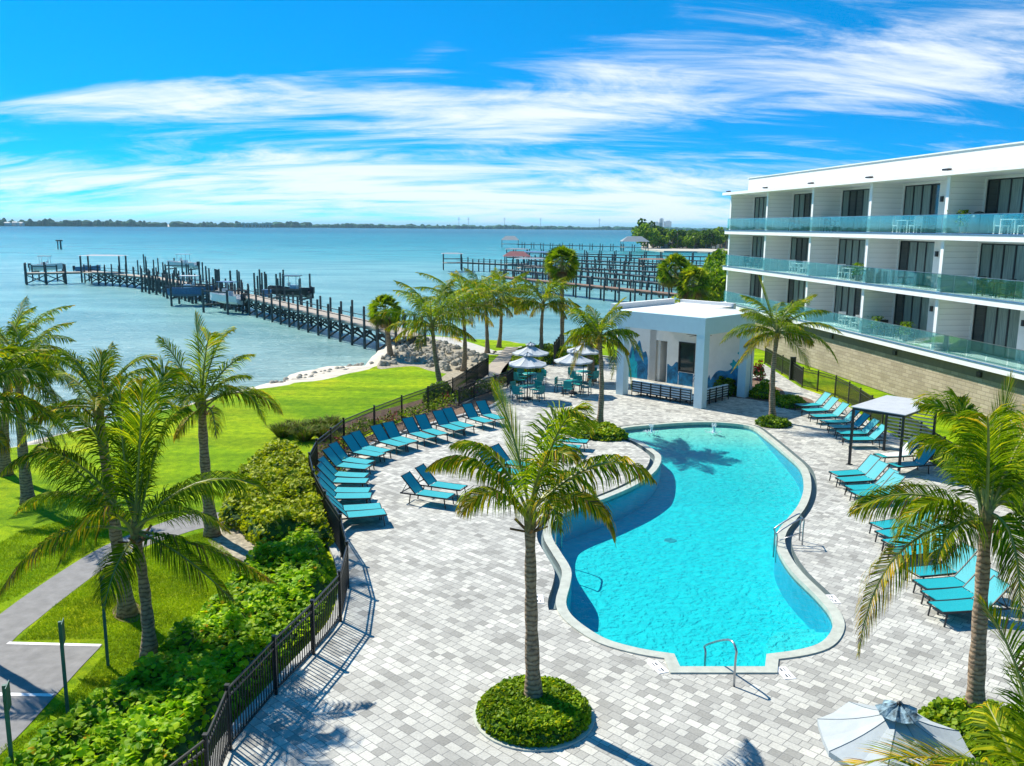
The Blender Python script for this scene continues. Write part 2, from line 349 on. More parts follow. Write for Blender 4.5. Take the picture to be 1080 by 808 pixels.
def copy_tree(o, parent=None):
    c = o.copy(); C.objects.link(c)
    if parent is not None: c.parent = parent
    for ch in [x for x in C.objects if x.parent == o]: copy_tree(ch, c)
    return c
CH = {}
def dup(proto, loc, rz, label, group=None):
    r = proto.copy(); C.objects.link(r); r.location = Vector(loc); r.rotation_euler = (0, 0, rz)
    r['label'] = label
    if group: r['group'] = group
    if proto.name not in CH:
        CH[proto.name] = [(a, [b for b in a.children]) for a in proto.children]
    for a, bs in CH[proto.name]:
        c = a.copy(); C.objects.link(c); c.parent = r
        for b in bs: d = b.copy(); C.objects.link(d); d.parent = c
    return r
def catmull(pts, n=6, closed=True):
    out = []; L = len(pts)
    rng = range(L) if closed else range(L - 1)
    for i in rng:
        if closed: p0, p1, p2, p3 = (pts[(i + k) % L] for k in (-1, 0, 1, 2))
        else: p0, p1, p2, p3 = (pts[min(max(i + k, 0), L - 1)] for k in (-1, 0, 1, 2))
        for j in range(n):
            t = j / n
            out.append(.5 * ((2 * p1) + (p2 - p0) * t + (2 * p0 - 5 * p1 + 4 * p2 - p3) * t * t + (3 * p1 - p0 - 3 * p2 + p3) * t ** 3))
    if not closed: out.append(pts[-1].copy())
    return out
def inside(p, poly):
    c = False; n = len(poly); x, y = p[0], p[1]
    for i in range(n):
        a = poly[i]; b = poly[i - 1]
        if (a[1] > y) != (b[1] > y) and x < (b[0] - a[0]) * (y - a[1]) / (b[1] - a[1]) + a[0]: c = not c
    return c
def distpoly(p, poly):
    best = 1e9; p = Vector((p[0], p[1]))
    for i in range(len(poly)):
        a = Vector(poly[i][:2]); b = Vector(poly[i - 1][:2]); ab = b - a
        t = max(0, min(1, (p - a).dot(ab) / max(ab.length_squared, 1e-9))); d = (a + ab * t - p).length
        if d < best: best = d
    return best
def offset(poly, d):
    n = len(poly); area = sum(poly[i - 1].x * poly[i].y - poly[i].x * poly[i - 1].y for i in range(n))
    sg = 1 if area > 0 else -1; out = []
    for i in range(n):
        t1 = poly[i] - poly[i - 1]; t2 = poly[(i + 1) % n] - poly[i]; t1.z = t2.z = 0; t1.normalize(); t2.normalize()
        n1 = Vector((t1.y, -t1.x, 0)) * sg; n2 = Vector((t2.y, -t2.x, 0)) * sg
        out.append(poly[i] + (n1 + n2) / max(.5, 1 + n1.dot(n2)) * d)
    ok = [distpoly(p, poly) > .93 * d for p in out]
    for i in range(n):
        if not ok[i]:
            k = 1
            while not (ok[(i + k) % n] or ok[i - k]): k += 1
            out[i] = out[(i + k) % n].copy() if ok[(i + k) % n] else out[i - k].copy()
    return out
def dedup(l):
    o = []
    for p in l:
        if not o or (p - o[-1]).length > 1e-3: o.append(p)
    if (o[0] - o[-1]).length < 1e-3: o.pop()
    return o
def P(pts, z=0): return [at(x, y, z) for x, y in pts]
# ------------------------------------------------------------------ setting: water, land, deck, pool
WZ = -1.2
b = MB(); b.add([(-30000, -3000, WZ), (30000, -3000, WZ), (30000, 45000, WZ), (-30000, 45000, WZ)], [(0, 1, 2, 3)])
tag(b.build('lagoon_water', 'sea'), kind='structure')
b = MB(); b.add([(-30000, -3000, -3), (30000, -3000, -3), (30000, 45000, -3), (-30000, 45000, -3)], [(0, 1, 2, 3)])
tag(b.build('seabed_ground', 'seabed'), kind='structure')

shore = P([(0, 474), (51, 460), (110, 448), (180, 430), (235, 417), (300, 406), (340, 400), (380, 391), (402, 384), (412, 372), (424, 361), (446, 353),
           (486, 356), (528, 359), (560, 362.5), (600, 365), (640, 360), (668, 351), (692, 341), (715, 331), (737, 322), (757, 314)])
land = [Vector((-70, -40, 0)), Vector((-70, -5, 0)), Vector((-38, 24, 0))] + shore + [Vector((26, 125, 0)), Vector((48, 150, 0)), Vector((90, 190, 0)), Vector((160, 260, 0)), Vector((420, 300, 0)), Vector((420, -40, 0))]
def noisy(pl, amt, step, seed=0):
    out = []
    for i in range(len(pl) - 1):
        a, c = pl[i], pl[i + 1]; n = max(1, int((c - a).length / step))
        for k in range(n):
            p = a.lerp(c, k / n); out.append(p + Vector((noise.noise(p * .5 + Vector((seed, 0, 0))), noise.noise(p * .5 + Vector((0, 9, seed))), 0)) * amt)
    out.append(pl[-1]); return out
shore_n = noisy(catmull(land[1:-3], 4, False), .5, 1.2)
landp = [land[0]] + shore_n + land[-3:]
# sloping beach round the land
b = MB(); n = len(shore_n); vs = []
for i, p in enumerate(shore_n):
    t = shore_n[min(i + 1, n - 1)] - shore_n[max(i - 1, 0)]; t.normalize(); nr = Vector((-t.y, t.x, 0))
    w = 1 + .35 * noise.noise(p * .35)
    wide = (1.2 + 3.6 * max(0, min(1, (p.x + 16) / 6))) if p.y < 60 else 1.6
    for d, z in ((-.3, -.045), (.3, -.08), (wide * .85 * w, -.30), (wide * w + .5, -1.25), (wide * w + 3, -2.2)): vs.append(p + nr * d + Vector((0, 0, z - p.z)))
fs = [(i * 5 + k, i * 5 + k + 1, (i + 1) * 5 + k + 1, (i + 1) * 5 + k) for i in range(n - 1) for k in range(4)]
b.add(vs, fs); tag(b.build('beach', 'sand', smooth=True), kind='structure')
bed0 = P([(398, 388), (406, 374), (428, 360), (447, 357), (472, 361), (498, 371), (514, 376), (508, 386), (482, 394), (455, 391), (438, 386), (418, 387)])
b = MB(); b.poly(catmull(bed0, 4), -.024); tag(b.build('rock_bed', 'stonemulch'), kind='structure')
# thin line of foam at the water's edge
b = MB(); rnd = random.Random(3)
# ---------------- fence line of the pool terrace, left side
FL = [Vector(v + (0,)) for v in [(-5.75, 10.9), (-4.95, 12.9), (-5.10, 14.45), (-4.77, 16.36), (-4.39, 18.07), (-4.11, 19.73), (-4.30, 21.7), (-4.9, 23.9), (-5.81, 26.06), (-6.7, 28.4), (-7.38, 30.7), (-7.58, 32.8), (-7.25, 36.5)]]
FL2 = [Vector(v + (0,)) for v in [(-7.25, 36.5), (-6.35, 39.2), (-5.4, 41.7), (-4.35, 44.2), (-3.25, 46.8), (-2.65, 49.6), (-2.1, 52.3), (-1.53, 55.0)]]
# ---------------- paved terrace
pool_px = [(656, 454.5), (686.6, 450.7), (725, 448), (759.5, 448), (790, 451.8), (805.6, 462), (828.6, 481.4), (844, 496.7), (847.5, 516), (842, 535), (828.6, 552.4), (821, 562), (818, 573.5),
           (823, 588.8), (836, 608), (859, 631), (874.6, 650), (877.7, 665.6), (867, 681), (844, 689.4), (808, 694.6)]
pool_px2 = [(711, 694.4), (675, 688.6), (640.6, 679), (617.6, 665.6), (602, 652), (597, 638.7), (601.4, 619.5), (602, 604), (590.7, 585), (582.3, 569.7), (583.8, 554.3), (594.5, 544.7),
            (636.7, 529.4), (671.3, 514), (692, 498.7), (697.4, 485), (690.5, 477.6), (675, 468), (660, 462)]
notch = P([(806.5, 707.8), (717, 707.8)], -.08)
A = catmull(P(pool_px2 + pool_px, -.08), 4, False)
pool = [Vector((p.x, p.y, 0)) for p in A] + [Vector((notch[0].x, notch[0].y, 0)), Vector((notch[1].x, notch[1].y, 0))]
NC = len(A)
main = pool[:NC]
cop_out = offset(pool, .27)
# keep the notch corners tidy
slot_out = offset(pool, .47)
deck = [Vector(v + (0,)) for v in [(-6.2, 8), (-5.85, 10.9), (-5.05, 12.95), (-5.2, 14.5), (-4.87, 16.36), (-4.49, 18.07), (-4.21, 19.73), (-4.40, 21.7), (-5.0, 23.9), (-5.91, 26.06), (-6.8, 28.4), (-7.48, 30.7), (-7.55, 32.6), (-6.9, 34.6),
        (-5.9, 37.2), (-4.5, 39.9), (-2.9, 42.3), (-1.3, 44.6), (-.6, 47), (-.9, 50), (-1.0, 53), (.6, 57), (3, 62), (6.5, 64), (9, 60), (12, 58.5), (14.6, 58.2)]]
deck += P([(806, 384), (826, 397), (845, 409), (862, 415), (880, 421), (904, 434), (918, 445), (940, 458), (962, 472), (985, 489), (1015, 508), (1080, 545)]) + [Vector((21.5, 22, 0)), Vector((19, 8, 0))]
b = MB(); b.poly(landp, -.03, holes=[dedup(offset(pool, .55))]); tag(b.build('lawn_ground', 'lawn'), kind='structure')
b = MB(); b.poly(deck, 0, holes=[dedup(slot_out)]); tag(b.build('terrace_paving', 'pavers'), kind='structure')
# soldier-course kerb along the terrace edge
def ribbon(line, d0, d1, z0, z1, closed=False, mi=0, mb=None):
    mb = mb or MB(); n = len(line); vs = []
    for i, p in enumerate(line):
        a = line[(i + 1) % n] if closed else line[min(i + 1, n - 1)]; c = line[i - 1] if closed or i else line[0]
        t = a - c; t.z = 0; t.normalize(); nr = Vector((-t.y, t.x, 0))
        vs += [Vector((p.x, p.y, z0)) + nr * d0, Vector((p.x, p.y, z1)) + nr * d0, Vector((p.x, p.y, z1)) + nr * d1, Vector((p.x, p.y, z0)) + nr * d1]
    m = n if closed else n - 1
    fs = [(i * 4 + k, ((i + 1) % n) * 4 + k, ((i + 1) % n) * 4 + k + 1, i * 4 + k + 1) for i in range(m) for k in range(3)]
    mb.add(vs, fs, mi); return mb
kl = catmull(deck[1:26], 4, False)
tag(ribbon(kl, -.02, .16, -.1, .09).build('terrace_kerb', 'kerb'), kind='structure')
# pool, one thing: shell, coping, drain, water surface
pl = thing('swimming_pool', 'free-form turquoise swimming pool set into the grey paving', 'swimming pool', (4.5, 28, 0))
b = MB(); n = len(pool)
# ring between pool outline (inner) and coping outer
vs = [];
for i in range(n): vs += [Vector((pool[i].x, pool[i].y, -.16)), Vector((pool[i].x, pool[i].y, .035)), Vector((cop_out[i].x, cop_out[i].y, .035)), Vector((cop_out[i].x, cop_out[i].y, -.05))]
b.add(vs, [(i * 4 + k, i * 4 + k + 1, ((i + 1) % n) * 4 + k + 1, ((i + 1) % n) * 4 + k) for i in range(n) for k in range(3)])
b.build('coping', 'coping', pl)
I0, I1 = 18, NC - 20
b = MB()
def strip(lst, A_, za, B_, zb):
    vs = []
    for i in lst: vs += [Vector((A_[i].x, A_[i].y, za)), Vector((B_[i].x, B_[i].y, zb))]
    b.add(vs, [(k * 2, k * 2 + 1, k * 2 + 3, k * 2 + 2) for k in range(len(lst) - 1)])
rI = list(range(I0, I1 + 1)); rO = list(range(I1, n)) + list(range(0, I0 + 1))
strip(rI, cop_out, -.20, slot_out, -.20); strip(rI, slot_out, -.20, slot_out, 0.0); strip(rI, cop_out, .03, cop_out, -.20)
for i in (I0, I1): b.add([Vector((cop_out[i].x, cop_out[i].y, .03)), Vector((slot_out[i].x, slot_out[i].y, .0)), Vector((slot_out[i].x, slot_out[i].y, -.2)), Vector((cop_out[i].x, cop_out[i].y, -.2))], [(0, 1, 2, 3)])
b.build('overflow_channel', mat('channel_tile', (.16, .22, .23), .6, .1, 6), pl)
b = MB(); strip(rO, cop_out, .0, slot_out, .0); b.build('edge_pavers', 'pavers', pl)
b = MB(); vs = []
for p in pool: vs += [Vector((p.x, p.y, -.1)), Vector((p.x, p.y, -1.5))]
b.add(vs, [(i * 2, i * 2 + 1, ((i + 1) % n) * 2 + 1, ((i + 1) % n) * 2) for i in range(n)])
b.build('pool_wall', mat('pool_wall_plaster', (.02, .42, .60), .8, .06, 3), pl)
b = MB(); b.poly(pool, -.085); b.build('water_surface', 'poolwater', pl)
def pdepth(x, y):
    far = 40.2 - y                                     # metres from the beach end
    d = .13 + max(0, far) * .085 if far < 5 else .555 + (far - 5) * .11
    d = min(d, .92)
    # steps at the notch
    nx = (notch[0] + notch[1]) / 2; q = (Vector((x, y, 0)) - Vector((nx.x, nx.y, 0)))
    if q.y < 1.15 and abs(q.x) < .85: d = min(d, .25 + .25 * max(0, int((q.y) / .32)))
    c = at(868, 668); r = (Vector((x, y, 0)) - Vector((c.x - .1, c.y + .1, 0))).length
    if r < 1.15: d = min(d, .40)
    c = at(612, 655); r = (Vector((x, y, 0)) - Vector((c.x, c.y, 0))).length
    if r < .75: d = min(d, .45)
    return d
g = .16; xs = [p.x for p in pool]; ys = [p.y for p in pool]
x0, x1, y0, y1 = min(xs) - .3, max(xs) + .3, min(ys) - .3, max(ys) + .3
nx_, ny_ = int((x1 - x0) / g), int((y1 - y0) / g); idx = {}; b = MB(); fs = []
outp = offset(pool, .3)
for j in range(ny_ + 1):
    for i in range(nx_ + 1):
        x = x0 + i * g; y = y0 + j * g
        if inside((x, y), outp): idx[i, j] = len(b.v); b.v.append(Vector((x, y, -.08 - pdepth(x, y))))
for (i, j) in list(idx):
    q = [(i, j), (i + 1, j), (i + 1, j + 1), (i, j + 1)]
    if all(k in idx for k in q): b.f.append(tuple(idx[k] for k in q)); b.m.append(0)
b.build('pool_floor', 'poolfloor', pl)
# main floor drain
b = MB(); d = at(707, 573, -1.1); b.lathe([(.0, .012), (.2, .012), (.22, 0)], (d.x, d.y, -1.0), 16); b.build('floor_drain', mat('drain_cover', (.03, .30, .36), .6, .1, 6), pl)
# bubblers
for (px, py, lab) in ((687, 455, 'left of two white bubbling water jets at the shallow pool end'), (753, 455, 'right of two white bubbling water jets at the shallow pool end')):
    c = at(px, py, -.05); t = MB(); rr = random.Random(px)
    for k in range(150):
        a = rr.uniform(0, 6.28); h = rr.random(); r = (.02 + .11 * h ** 1.5) if k < 100 else rr.uniform(.1, .42); z = -.07 + .40 * h if k < 100 else -.08
        s_ = rr.uniform(.012, .035); p = Vector((c.x + math.cos(a) * r, c.y + math.sin(a) * r, z)); t.lathe([(0, s_), (s_, 0), (0, -s_)], p, 5)
    t.lathe([(0, .36), (.03, .30), (.05, .1), (.07, -.02)], (c.x, c.y, -.06), 9)
    tag(t.build('water_jet', 'foam', smooth=True, origin=(c.x, c.y, -.08)), lab, 'water jet', 'bubbling jets at the shallow end')
# depth marker tiles
b = MB()
def marker(px, py, px2, py2, lab):
    a = at(px, py, .0); c = at(px2, py2, .0); d = c - a; an = math.atan2(d.y, d.x)
    r = thing('depth_marker', lab, 'depth marker', a, an, 'depth marker tiles round the pool')
    t = MB(); t.box((0, 0, .006), (.52, .26, .012)); t.build('tile', 'paint', r, local=True)
    for dx in (-.13, .13):
        t = MB(); t.box((dx, .03, .0135), (.12, .035, .003)); t.box((dx, -.04, .0135), (.12, .02, .003)); t.build('numeral_marks', 'slot', r, local=True)
marker(694, 704, 705, 714, 'white marker tile at left corner of pool entry steps')
marker(828, 710, 820, 701, 'white marker tile at right corner of pool entry steps')
marker(878, 632, 887, 643, 'white marker tile beside the lower right pool edge')
marker(568, 632, 567, 621, 'white marker tile beside the lower left pool edge')
# handrails
def handrail(name_lab, pts_list, mid=None):
    c = pts_list[0][0]; r = thing('pool_handrail', name_lab, 'handrail', (c.x, c.y, 0), 0, 'steel handrails at the pool')
    for pts in pts_list: t = MB(); t.tube(catmull(pts, 4, False), .024, 8); t.build('rail', 'steel', r, smooth=True)
    if mid:
        for a, c2 in mid: t = MB(); t.tube([a, c2], .018, 6); t.build('crossbar', 'steel', r, smooth=True)
a, c = at(774, 724), at(751, 704, -.1)
def V(p, z): return Vector((p.x, p.y, z))
e = Vector((c.x - .1, c.y + .25, 0))
handrail('steel grab rail rising over the bottom entry steps', [[V(a, 0), V(a, .6), V(a, .84), V(a.lerp(e, .25), .9), V(e, .30), V(e, .12), V(e, -.5)]])
a, c = at(846, 575), at(819, 580, -.1); off = Vector((.05, .42, 0))
handrail('twin steel handrails at the right waist of pool', [[V(a + o, 0), V(a + o, .55), V(a + o, .80), V(a.lerp(c, .2) + o, .83), V(c + o, .45), V(c + o, .3), V(c + o, -.5)] for o in (Vector((0, 0, 0)), off)],
         [(V(a.lerp(c, .05), .42), V(a.lerp(c, .9), .2)), (V(a, .80), V(a + off, .80))])
a, c = at(586, 575), at(592, 567, -.1)
handrail('short steel grab rail at the left pool curve', [[V(a, 0), V(a, .55), V(a, .75), V(a.lerp(c, .5), .78), V(c, .6), V(c, -.5)]])

# ---------------- left asphalt path and car park
path_t = catmull(P([(232, 540), (205, 540), (170, 551), (130, 566), (95, 583), (55, 608), (20, 632), (-30, 668), (-120, 725)]), 5, False)
path_b = catmull(P([(238, 556), (215, 556), (190, 563), (150, 577), (115, 595), (70, 628), (40, 652), (12, 676), (-40, 740)]), 5, False)
b = MB(); b.poly(path_t + path_b[::-1], -.022); tag(b.build('asphalt_path', 'asphalt'), kind='structure')
lot = P([(-260, 668), (8, 676), (108, 679), (84, 704), (58, 733), (30, 764), (-5, 800), (-60, 870), (-500, 900)])
b = MB(); b.poly(lot, -.018); tag(b.build('car_park_asphalt', 'asphalt'), kind='structure')
def stripe(a, c, w=.11):
    d = (c - a).normalized(); nr = Vector((-d.y, d.x, 0)) * w / 2
    t = MB(); t.add([a - nr, c - nr, c + nr, a + nr], [(0, 1, 2, 3)]); return t
b = stripe(at(8, 678, -.013), at(106, 680.5, -.013)); t = stripe(at(-60, 731, -.013), at(56, 733, -.013)); b.add(t.v, t.f)
tag(b.build('parking_lines', 'paint'), kind='structure')
# concrete walks by the water
def walk(c_px, w, name, m='concrete', z=-.02):
    l = catmull(P(c_px), 6, False); o = ribbon(l, -w / 2, w / 2, z - .02, z); return tag(o.build(name, m), kind='structure')
walk([(436, 357), (462, 356), (484, 361), (505, 368), (520, 372), (545, 369), (560, 366), (580, 367), (600, 371), (628, 372)], 1.7, 'concrete_path')
walk([(548, 366), (542, 374), (534, 383), (525, 393), (512, 402), (490, 414), (470, 424)], 2.2, 'timber_walk', 'wood', -.012)
# mulch beds
def bedpoly(px, m='soil', z=-.02, name='planting_bed'):
    b = MB(); b.poly(catmull(P(px), 4), z); return tag(b.build(name, m), kind='structure')
bedpoly([(345, 520), (340, 495), (352, 475), (385, 455), (430, 440), (478, 422), (520, 405), (540, 400), (545, 396), (520, 393), (478, 410), (430, 425), (385, 437), (350, 455), (331, 478), (330, 500)])
bed_l = [Vector((p.x, p.y, 0)) for p in FL2[:5]] + [Vector((p.x + .1, p.y, 0)) for p in deck[20:12:-1]]
b = MB(); b.poly(bed_l, -.016); tag(b.build('planting_bed', 'soil'), kind='structure')
bedpoly([(455, 408), (480, 388), (507, 380), (512, 388), (490, 400), (470, 416), (450, 425)], 'stonemulch')
bedpoly([(215, 556), (240, 548), (262, 566), (280, 585), (262, 600), (232, 585)], 'stonemulch')
bedpoly([(120, 640), (138, 632), (152, 645), (140, 656), (122, 652)], 'soil', -.015)
bedpoly([(820, 420), (838, 417), (858, 423), (850, 432), (828, 431)], 'soil', .006)
bedpoly([(740, 412), (770, 397), (800, 402), (826, 412), (822, 424), (790, 421)], 'soil', .006)
bedpoly([(556, 366), (600, 372), (634, 378), (622, 384), (580, 381), (556, 392), (535, 400), (528, 393), (540, 378)], 'soil', -.012)
# ------------------------------------------------------------------ palms
def frond(mb, pts, Lmax, n=44, width=.045, droop=.35, closed=0, mats=(0, 0, 1), age=0, rnd=random, s0=.14):
    """pts: control points (Bezier, 3) of the midrib.  One frond: midrib tube and two rows of leaflets."""
    p0, p1, p2 = pts; n = int(n * 1.75); width *= .68; droop *= 1.45
    def B(t): return p0 * (1 - t) ** 2 + p1 * 2 * t * (1 - t) + p2 * t * t
    def T(t): return ((p1 - p0) * (1 - t) + (p2 - p1) * t).normalized()
    mb.tube([B(k / 9) for k in range(10)], [.032 * (1 - k / 10.5) + .004 for k in range(10)], 5, False, 4)
    up = Vector((0, 0, 1)); twist = rnd.uniform(-.6, .6); torn = rnd.uniform(.3, .9) if rnd.random() < .5 else 0; tsg = rnd.choice((-1, 1))
    for k in range(n):
        s = s0 + (1 - s0) * (k / (n - 1)) ** .92
        p = B(s); t = T(s); side = t.cross(up)
        if side.length < .15: side = t.cross(Vector((.3, .9, .2)))
        side.normalize(); nrm = side.cross(t).normalized()
        side = (side * math.cos(twist) + nrm * math.sin(twist)).normalized(); nrm = side.cross(t).normalized()
        prof = (math.sin(math.pi * min(1, (s * .93 + .10))) ** .55)
        L = 1.08 * Lmax * max(.18, prof) * rnd.uniform(.86, 1.1)
        al = (1.15 - .75 * s) * (1 - closed * .75)
        for sg in (-1, 1):
            if rnd.random() < .05 or (torn and abs(s - torn) < .05 and sg == tsg): continue
            a = al * rnd.uniform(.78, 1.15)
            d = (side * sg * math.sin(a) + t * math.cos(a) + nrm * .22 * (1 - closed)).normalized()
            dr = droop * rnd.uniform(.6, 1.5) * (1 + .7 * age)
            d2 = (d + Vector((0, 0, -1)) * dr).normalized(); d3 = (d2 + Vector((0, 0, -1)) * dr * 1.3).normalized()
            w = t * (width * .5)
            q1 = p + d * L * .35; q2 = q1 + d2 * L * .35; q3 = q2 + d3 * L * .30
            r = rnd.random()
            mi = 0
            if r < .10 + .12 * s: mi = 1
            if rnd.random() < .30 * s ** 4: mi = 2
            if rnd.random() < age * (.15 + .95 * s): mi = 2 if rnd.random() < .65 else 3
            mb.add([p - w * .6, p + w * .6, q1 + w, q1 - w, q2 + w * .75, q2 - w * .75, q3], [(0, 1, 2, 3), (3, 2, 4, 5), (5, 4, 6)], mi)
PALMM = ['fr_green', 'fr_lime', 'fr_yel', 'fr_brn', 'rachis', 'heart']
def trunk(root, base, top, r0=.18, r1=.12, lean=None, seed=0):
    b = MB(); n = 14; pts = []; rs = []
    mid = base.lerp(top, .5) + (lean or Vector((0, 0, 0)))
    for k in range(n + 1):
        t = k / n; p = base * (1 - t) ** 2 + mid * 2 * t * (1 - t) + top * t * t
        pts.append(p); rs.append(r1 + (r0 - r1) * (1 - t) ** 1.3 + .10 * math.exp(-t * 14) + .012 * math.sin(k * 2.1 + seed))
    pts[0] = pts[0] - Vector((0, 0, .12)); b.tube(pts, rs, 12)
    return b.build('trunk', 'bark', root, smooth=True)
def coconut(label, bpx, cpx, specs=None, nf=17, L=2.3, seed=1, r0=.18, leaf=.62, nl=44, width=.045, lean=None, group='coconut palms round the pool and lawn', zoff=0, upright=.5):
    rnd = random.Random(seed)
    base = at(*bpx) if not isinstance(bpx, Vector) else bpx
    top = atY(cpx[0], cpx[1], base.y) if not isinstance(cpx, Vector) else cpx
    root = thing('coconut_palm', label, 'palm tree', base, 0, group)
    trunk(root, base, top, r0, r0 * .62, lean or Vector((rnd.uniform(-.25, .25), rnd.uniform(-.2, .2), 0)), seed)
    b = MB()
    for k in range(7):
        a = k * 2.4; q = Vector((math.cos(a), math.sin(a), 0)); b.bar(top + q * r0 * .5 - Vector((0, 0, .22)), top + q * (r0 + .22) + Vector((0, 0, rnd.uniform(-.2, .1))), .05, .03, 3)
    if specs:
        for (cx, cy, tx, ty, dy, kw) in specs:
            c = atY(cx, cy, top.y + dy * .55); t = atY(tx, ty, top.y + dy)
            p0 = top + Vector((rnd.uniform(-.05, .05), rnd.uniform(-.05, .05), rnd.uniform(-.1, .15)))
            frond(b, (p0, c, t), leaf, nl, width, rnd=rnd, **kw)
    ga = 2.399963
    for i in range(nf):
        f = i / max(1, nf - 1)                       # 0 young (upright) .. 1 old (hanging)
        az = i * ga + rnd.uniform(-.25, .25) + seed
        el = R(82 - 88 * f ** .9 + rnd.uniform(-7, 7)) + upright * .1
        Lf = L * (.72 + .33 * math.sin(math.pi * min(1, f + .25))) * rnd.uniform(.9, 1.08)
        h = Vector((math.cos(az), math.sin(az), 0))
        d0 = h * math.cos(el) + Vector((0, 0, math.sin(el)))
        sd_ = h.cross(Vector((0, 0, 1))); c = top + d0 * Lf * .58 + sd_ * rnd.uniform(-.16, .16) * Lf; h = (h + sd_ * rnd.uniform(-.3, .3)).normalized()
        tip = c + (h * (.80 - .1 * f) + Vector((0, 0, -.12 - .62 * f + .42 * (1 - f)))).normalized() * Lf * .52
        frond(b, (top + Vector((0, 0, .1 * (1 - f))), c, tip), leaf * .95, int(nl * .9), width, droop=.38 + .45 * f, closed=.55 if f < .08 else 0, age=0 if f < .5 else (f - .5) * 1.5, rnd=rnd)
    b.lathe([(r0 * .62, -.25), (r0 * .75, 0), (r0 * .6, .2), (.02, .42)], top, 9, 5)
    b.build('crown', PALMM, root)
    return root
G = {}
# --- nearest palm in the round bed
coconut('tall coconut palm in the round shrub bed on open paving', (563, 748), (559, 549), [
    (505, 462, 452, 494, .1, dict(age=.35, droop=.75)), (522, 455, 478, 470, 1.0, dict(age=.15, droop=.6)), (640, 455, 690, 507, .2, dict(age=.45, droop=.7)),
    (628, 495, 648, 572, -.3, dict(age=.5, droop=.6)), (548, 468, 521, 402, .5, dict(closed=.9, droop=.05)), (585, 395, 622, 458, .9, dict(droop=.35)),
    (592, 420, 612, 438, -.6, dict(droop=.4)), (570, 452, 606, 486, -1.4, dict(age=.2, droop=.5)), 
    (600, 480, 625, 520, 1.5, dict(age=.15, droop=.6)), (600, 500, 640, 545, -1.2, dict(age=.4, droop=.5)), (520, 495, 488, 540, -.9, dict(age=.35, droop=.5)), (575, 500, 592, 560, -1.5, dict(age=.3, droop=.5))],
    nf=0, seed=11, r0=.165, leaf=.72, nl=66, width=.044)
G[1] = 1
coconut('ring-scarred coconut palm rising from the sea grape hedge', (158, 692), (143, 562), [
    (122, 450, 128, 398, .4, dict(droop=.2)), (150, 440, 150, 402, -.3, dict(droop=.2, closed=.3)), (165, 440, 196, 432, .5, dict(droop=.5)), (165, 350, 184, 405, .9, dict(droop=.35)),
    (215, 475, 286, 520, .4, dict(droop=.7)), (205, 565, 292, 616, -.3, dict(age=.35, droop=.7)), (190, 575, 246, 634, -.9, dict(age=.25, droop=.6)),
    (70, 430, -4, 505, .2, dict(age=.25, droop=.6)), (75, 495, 18, 540, .9, dict(droop=.6)), (50, 535, -8, 640, -.5, dict(age=.65, droop=.8)), (60, 470, 40, 470, 1.4, dict(droop=.5)),
    (100, 420, 66, 440, .6, dict(droop=.4)), (120, 590, 110, 640, -1.6, dict(age=.2, droop=.5)), (110, 500, 60, 600, -1.2, dict(age=.3, droop=.5)), (180, 500, 230, 520, 1.4, dict(droop=.4)),
    (190, 520, 240, 560, -1.3, dict(droop=.4, age=.1)), (135, 430, 100, 400, 1.0, dict(droop=.3))],
    nf=0, seed=5, r0=.155, leaf=.78, nl=64, width=.044)
coconut('coconut palm beside the asphalt path, trunk in a mulch ring', (135, 648), (104, 432), [
    (105, 395, 108, 372, .3, dict(droop=.2, closed=.5)), (84, 348, 34, 380, .2, dict(droop=.4)), (132, 372, 163, 378, .1, dict(droop=.35)), (150, 400, 200, 440, .4, dict(age=.3, droop=.5)),
    (60, 415, 20, 470, -.3, dict(droop=.5)), (120, 400, 150, 470, -1.2, dict(droop=.4)), (75, 400, 50, 460, 1.2, dict(droop=.5))], nf=9, L=2.0, seed=8, r0=.175, leaf=.55, nl=44, width=.04)
coconut('leftmost coconut palm with its trunk on the lawn edge', (30, 530), (20, 398), [(68, 340, 98, 414, .2, dict(droop=.45)),
    (60, 380, 88, 420, .3, dict(droop=.5)), (50, 405, 95, 455, -.6, dict(droop=.5)), (10, 380, -40, 420, 0, dict(droop=.5)), (40, 400, 70, 470, -1.6, dict(age=.3, droop=.4))], nf=14, L=2.5, seed=21, r0=.2, leaf=.7, nl=40, width=.05)
coconut('coconut palm cut by the left picture edge, long fronds reaching in', Vector((-13.6, 19.0, 0)), atY(-42, 432, 19.0), [(20, 366, 54, 402, .2, dict(droop=.45)), (28, 405, 78, 462, -.2, dict(droop=.5)), (20, 430, 60, 470, -.8, dict(droop=.5)), (-10, 360, 10, 370, .6, dict(droop=.3))], nf=8, L=2.2, seed=77, r0=.17, leaf=.75, nl=50, width=.044)
coconut('upright-crowned coconut palm at the far left by the water', (6, 500), (14, 372), None, nf=17, L=2.6, seed=31, r0=.2, leaf=.65, nl=36, width=.05)
coconut('coconut palm with flared trunk beside the croton shrubs', (224, 564), (213, 430), [
    (210, 370, 206, 330, .2, dict(droop=.15, closed=.4)), (190, 380, 169, 356, .2, dict(droop=.3)), (180, 385, 158, 420, -.5, dict(droop=.4)), (222, 360, 246, 348, .3, dict(droop=.25)), (232, 380, 266, 374, -.2, dict(droop=.35)),
    (235, 395, 262, 398, .8, dict(droop=.35)), (262, 385, 280, 448, -.3, dict(droop=.5)), (270, 398, 297, 436, .3, dict(age=.7, droop=.4)), (185, 400, 160, 440, .6, dict(droop=.5)),
    (225, 420, 228, 462, -1.3, dict(age=.7, droop=.5)), (196, 400, 190, 440, -1.5, dict(droop=.4)), (216, 360, 222, 352, -.8, dict(droop=.2))], nf=4, L=1.9, seed=41, r0=.2, leaf=.72, nl=44, width=.045)
LW = dict(nl=34, width=.075, r0=.17)
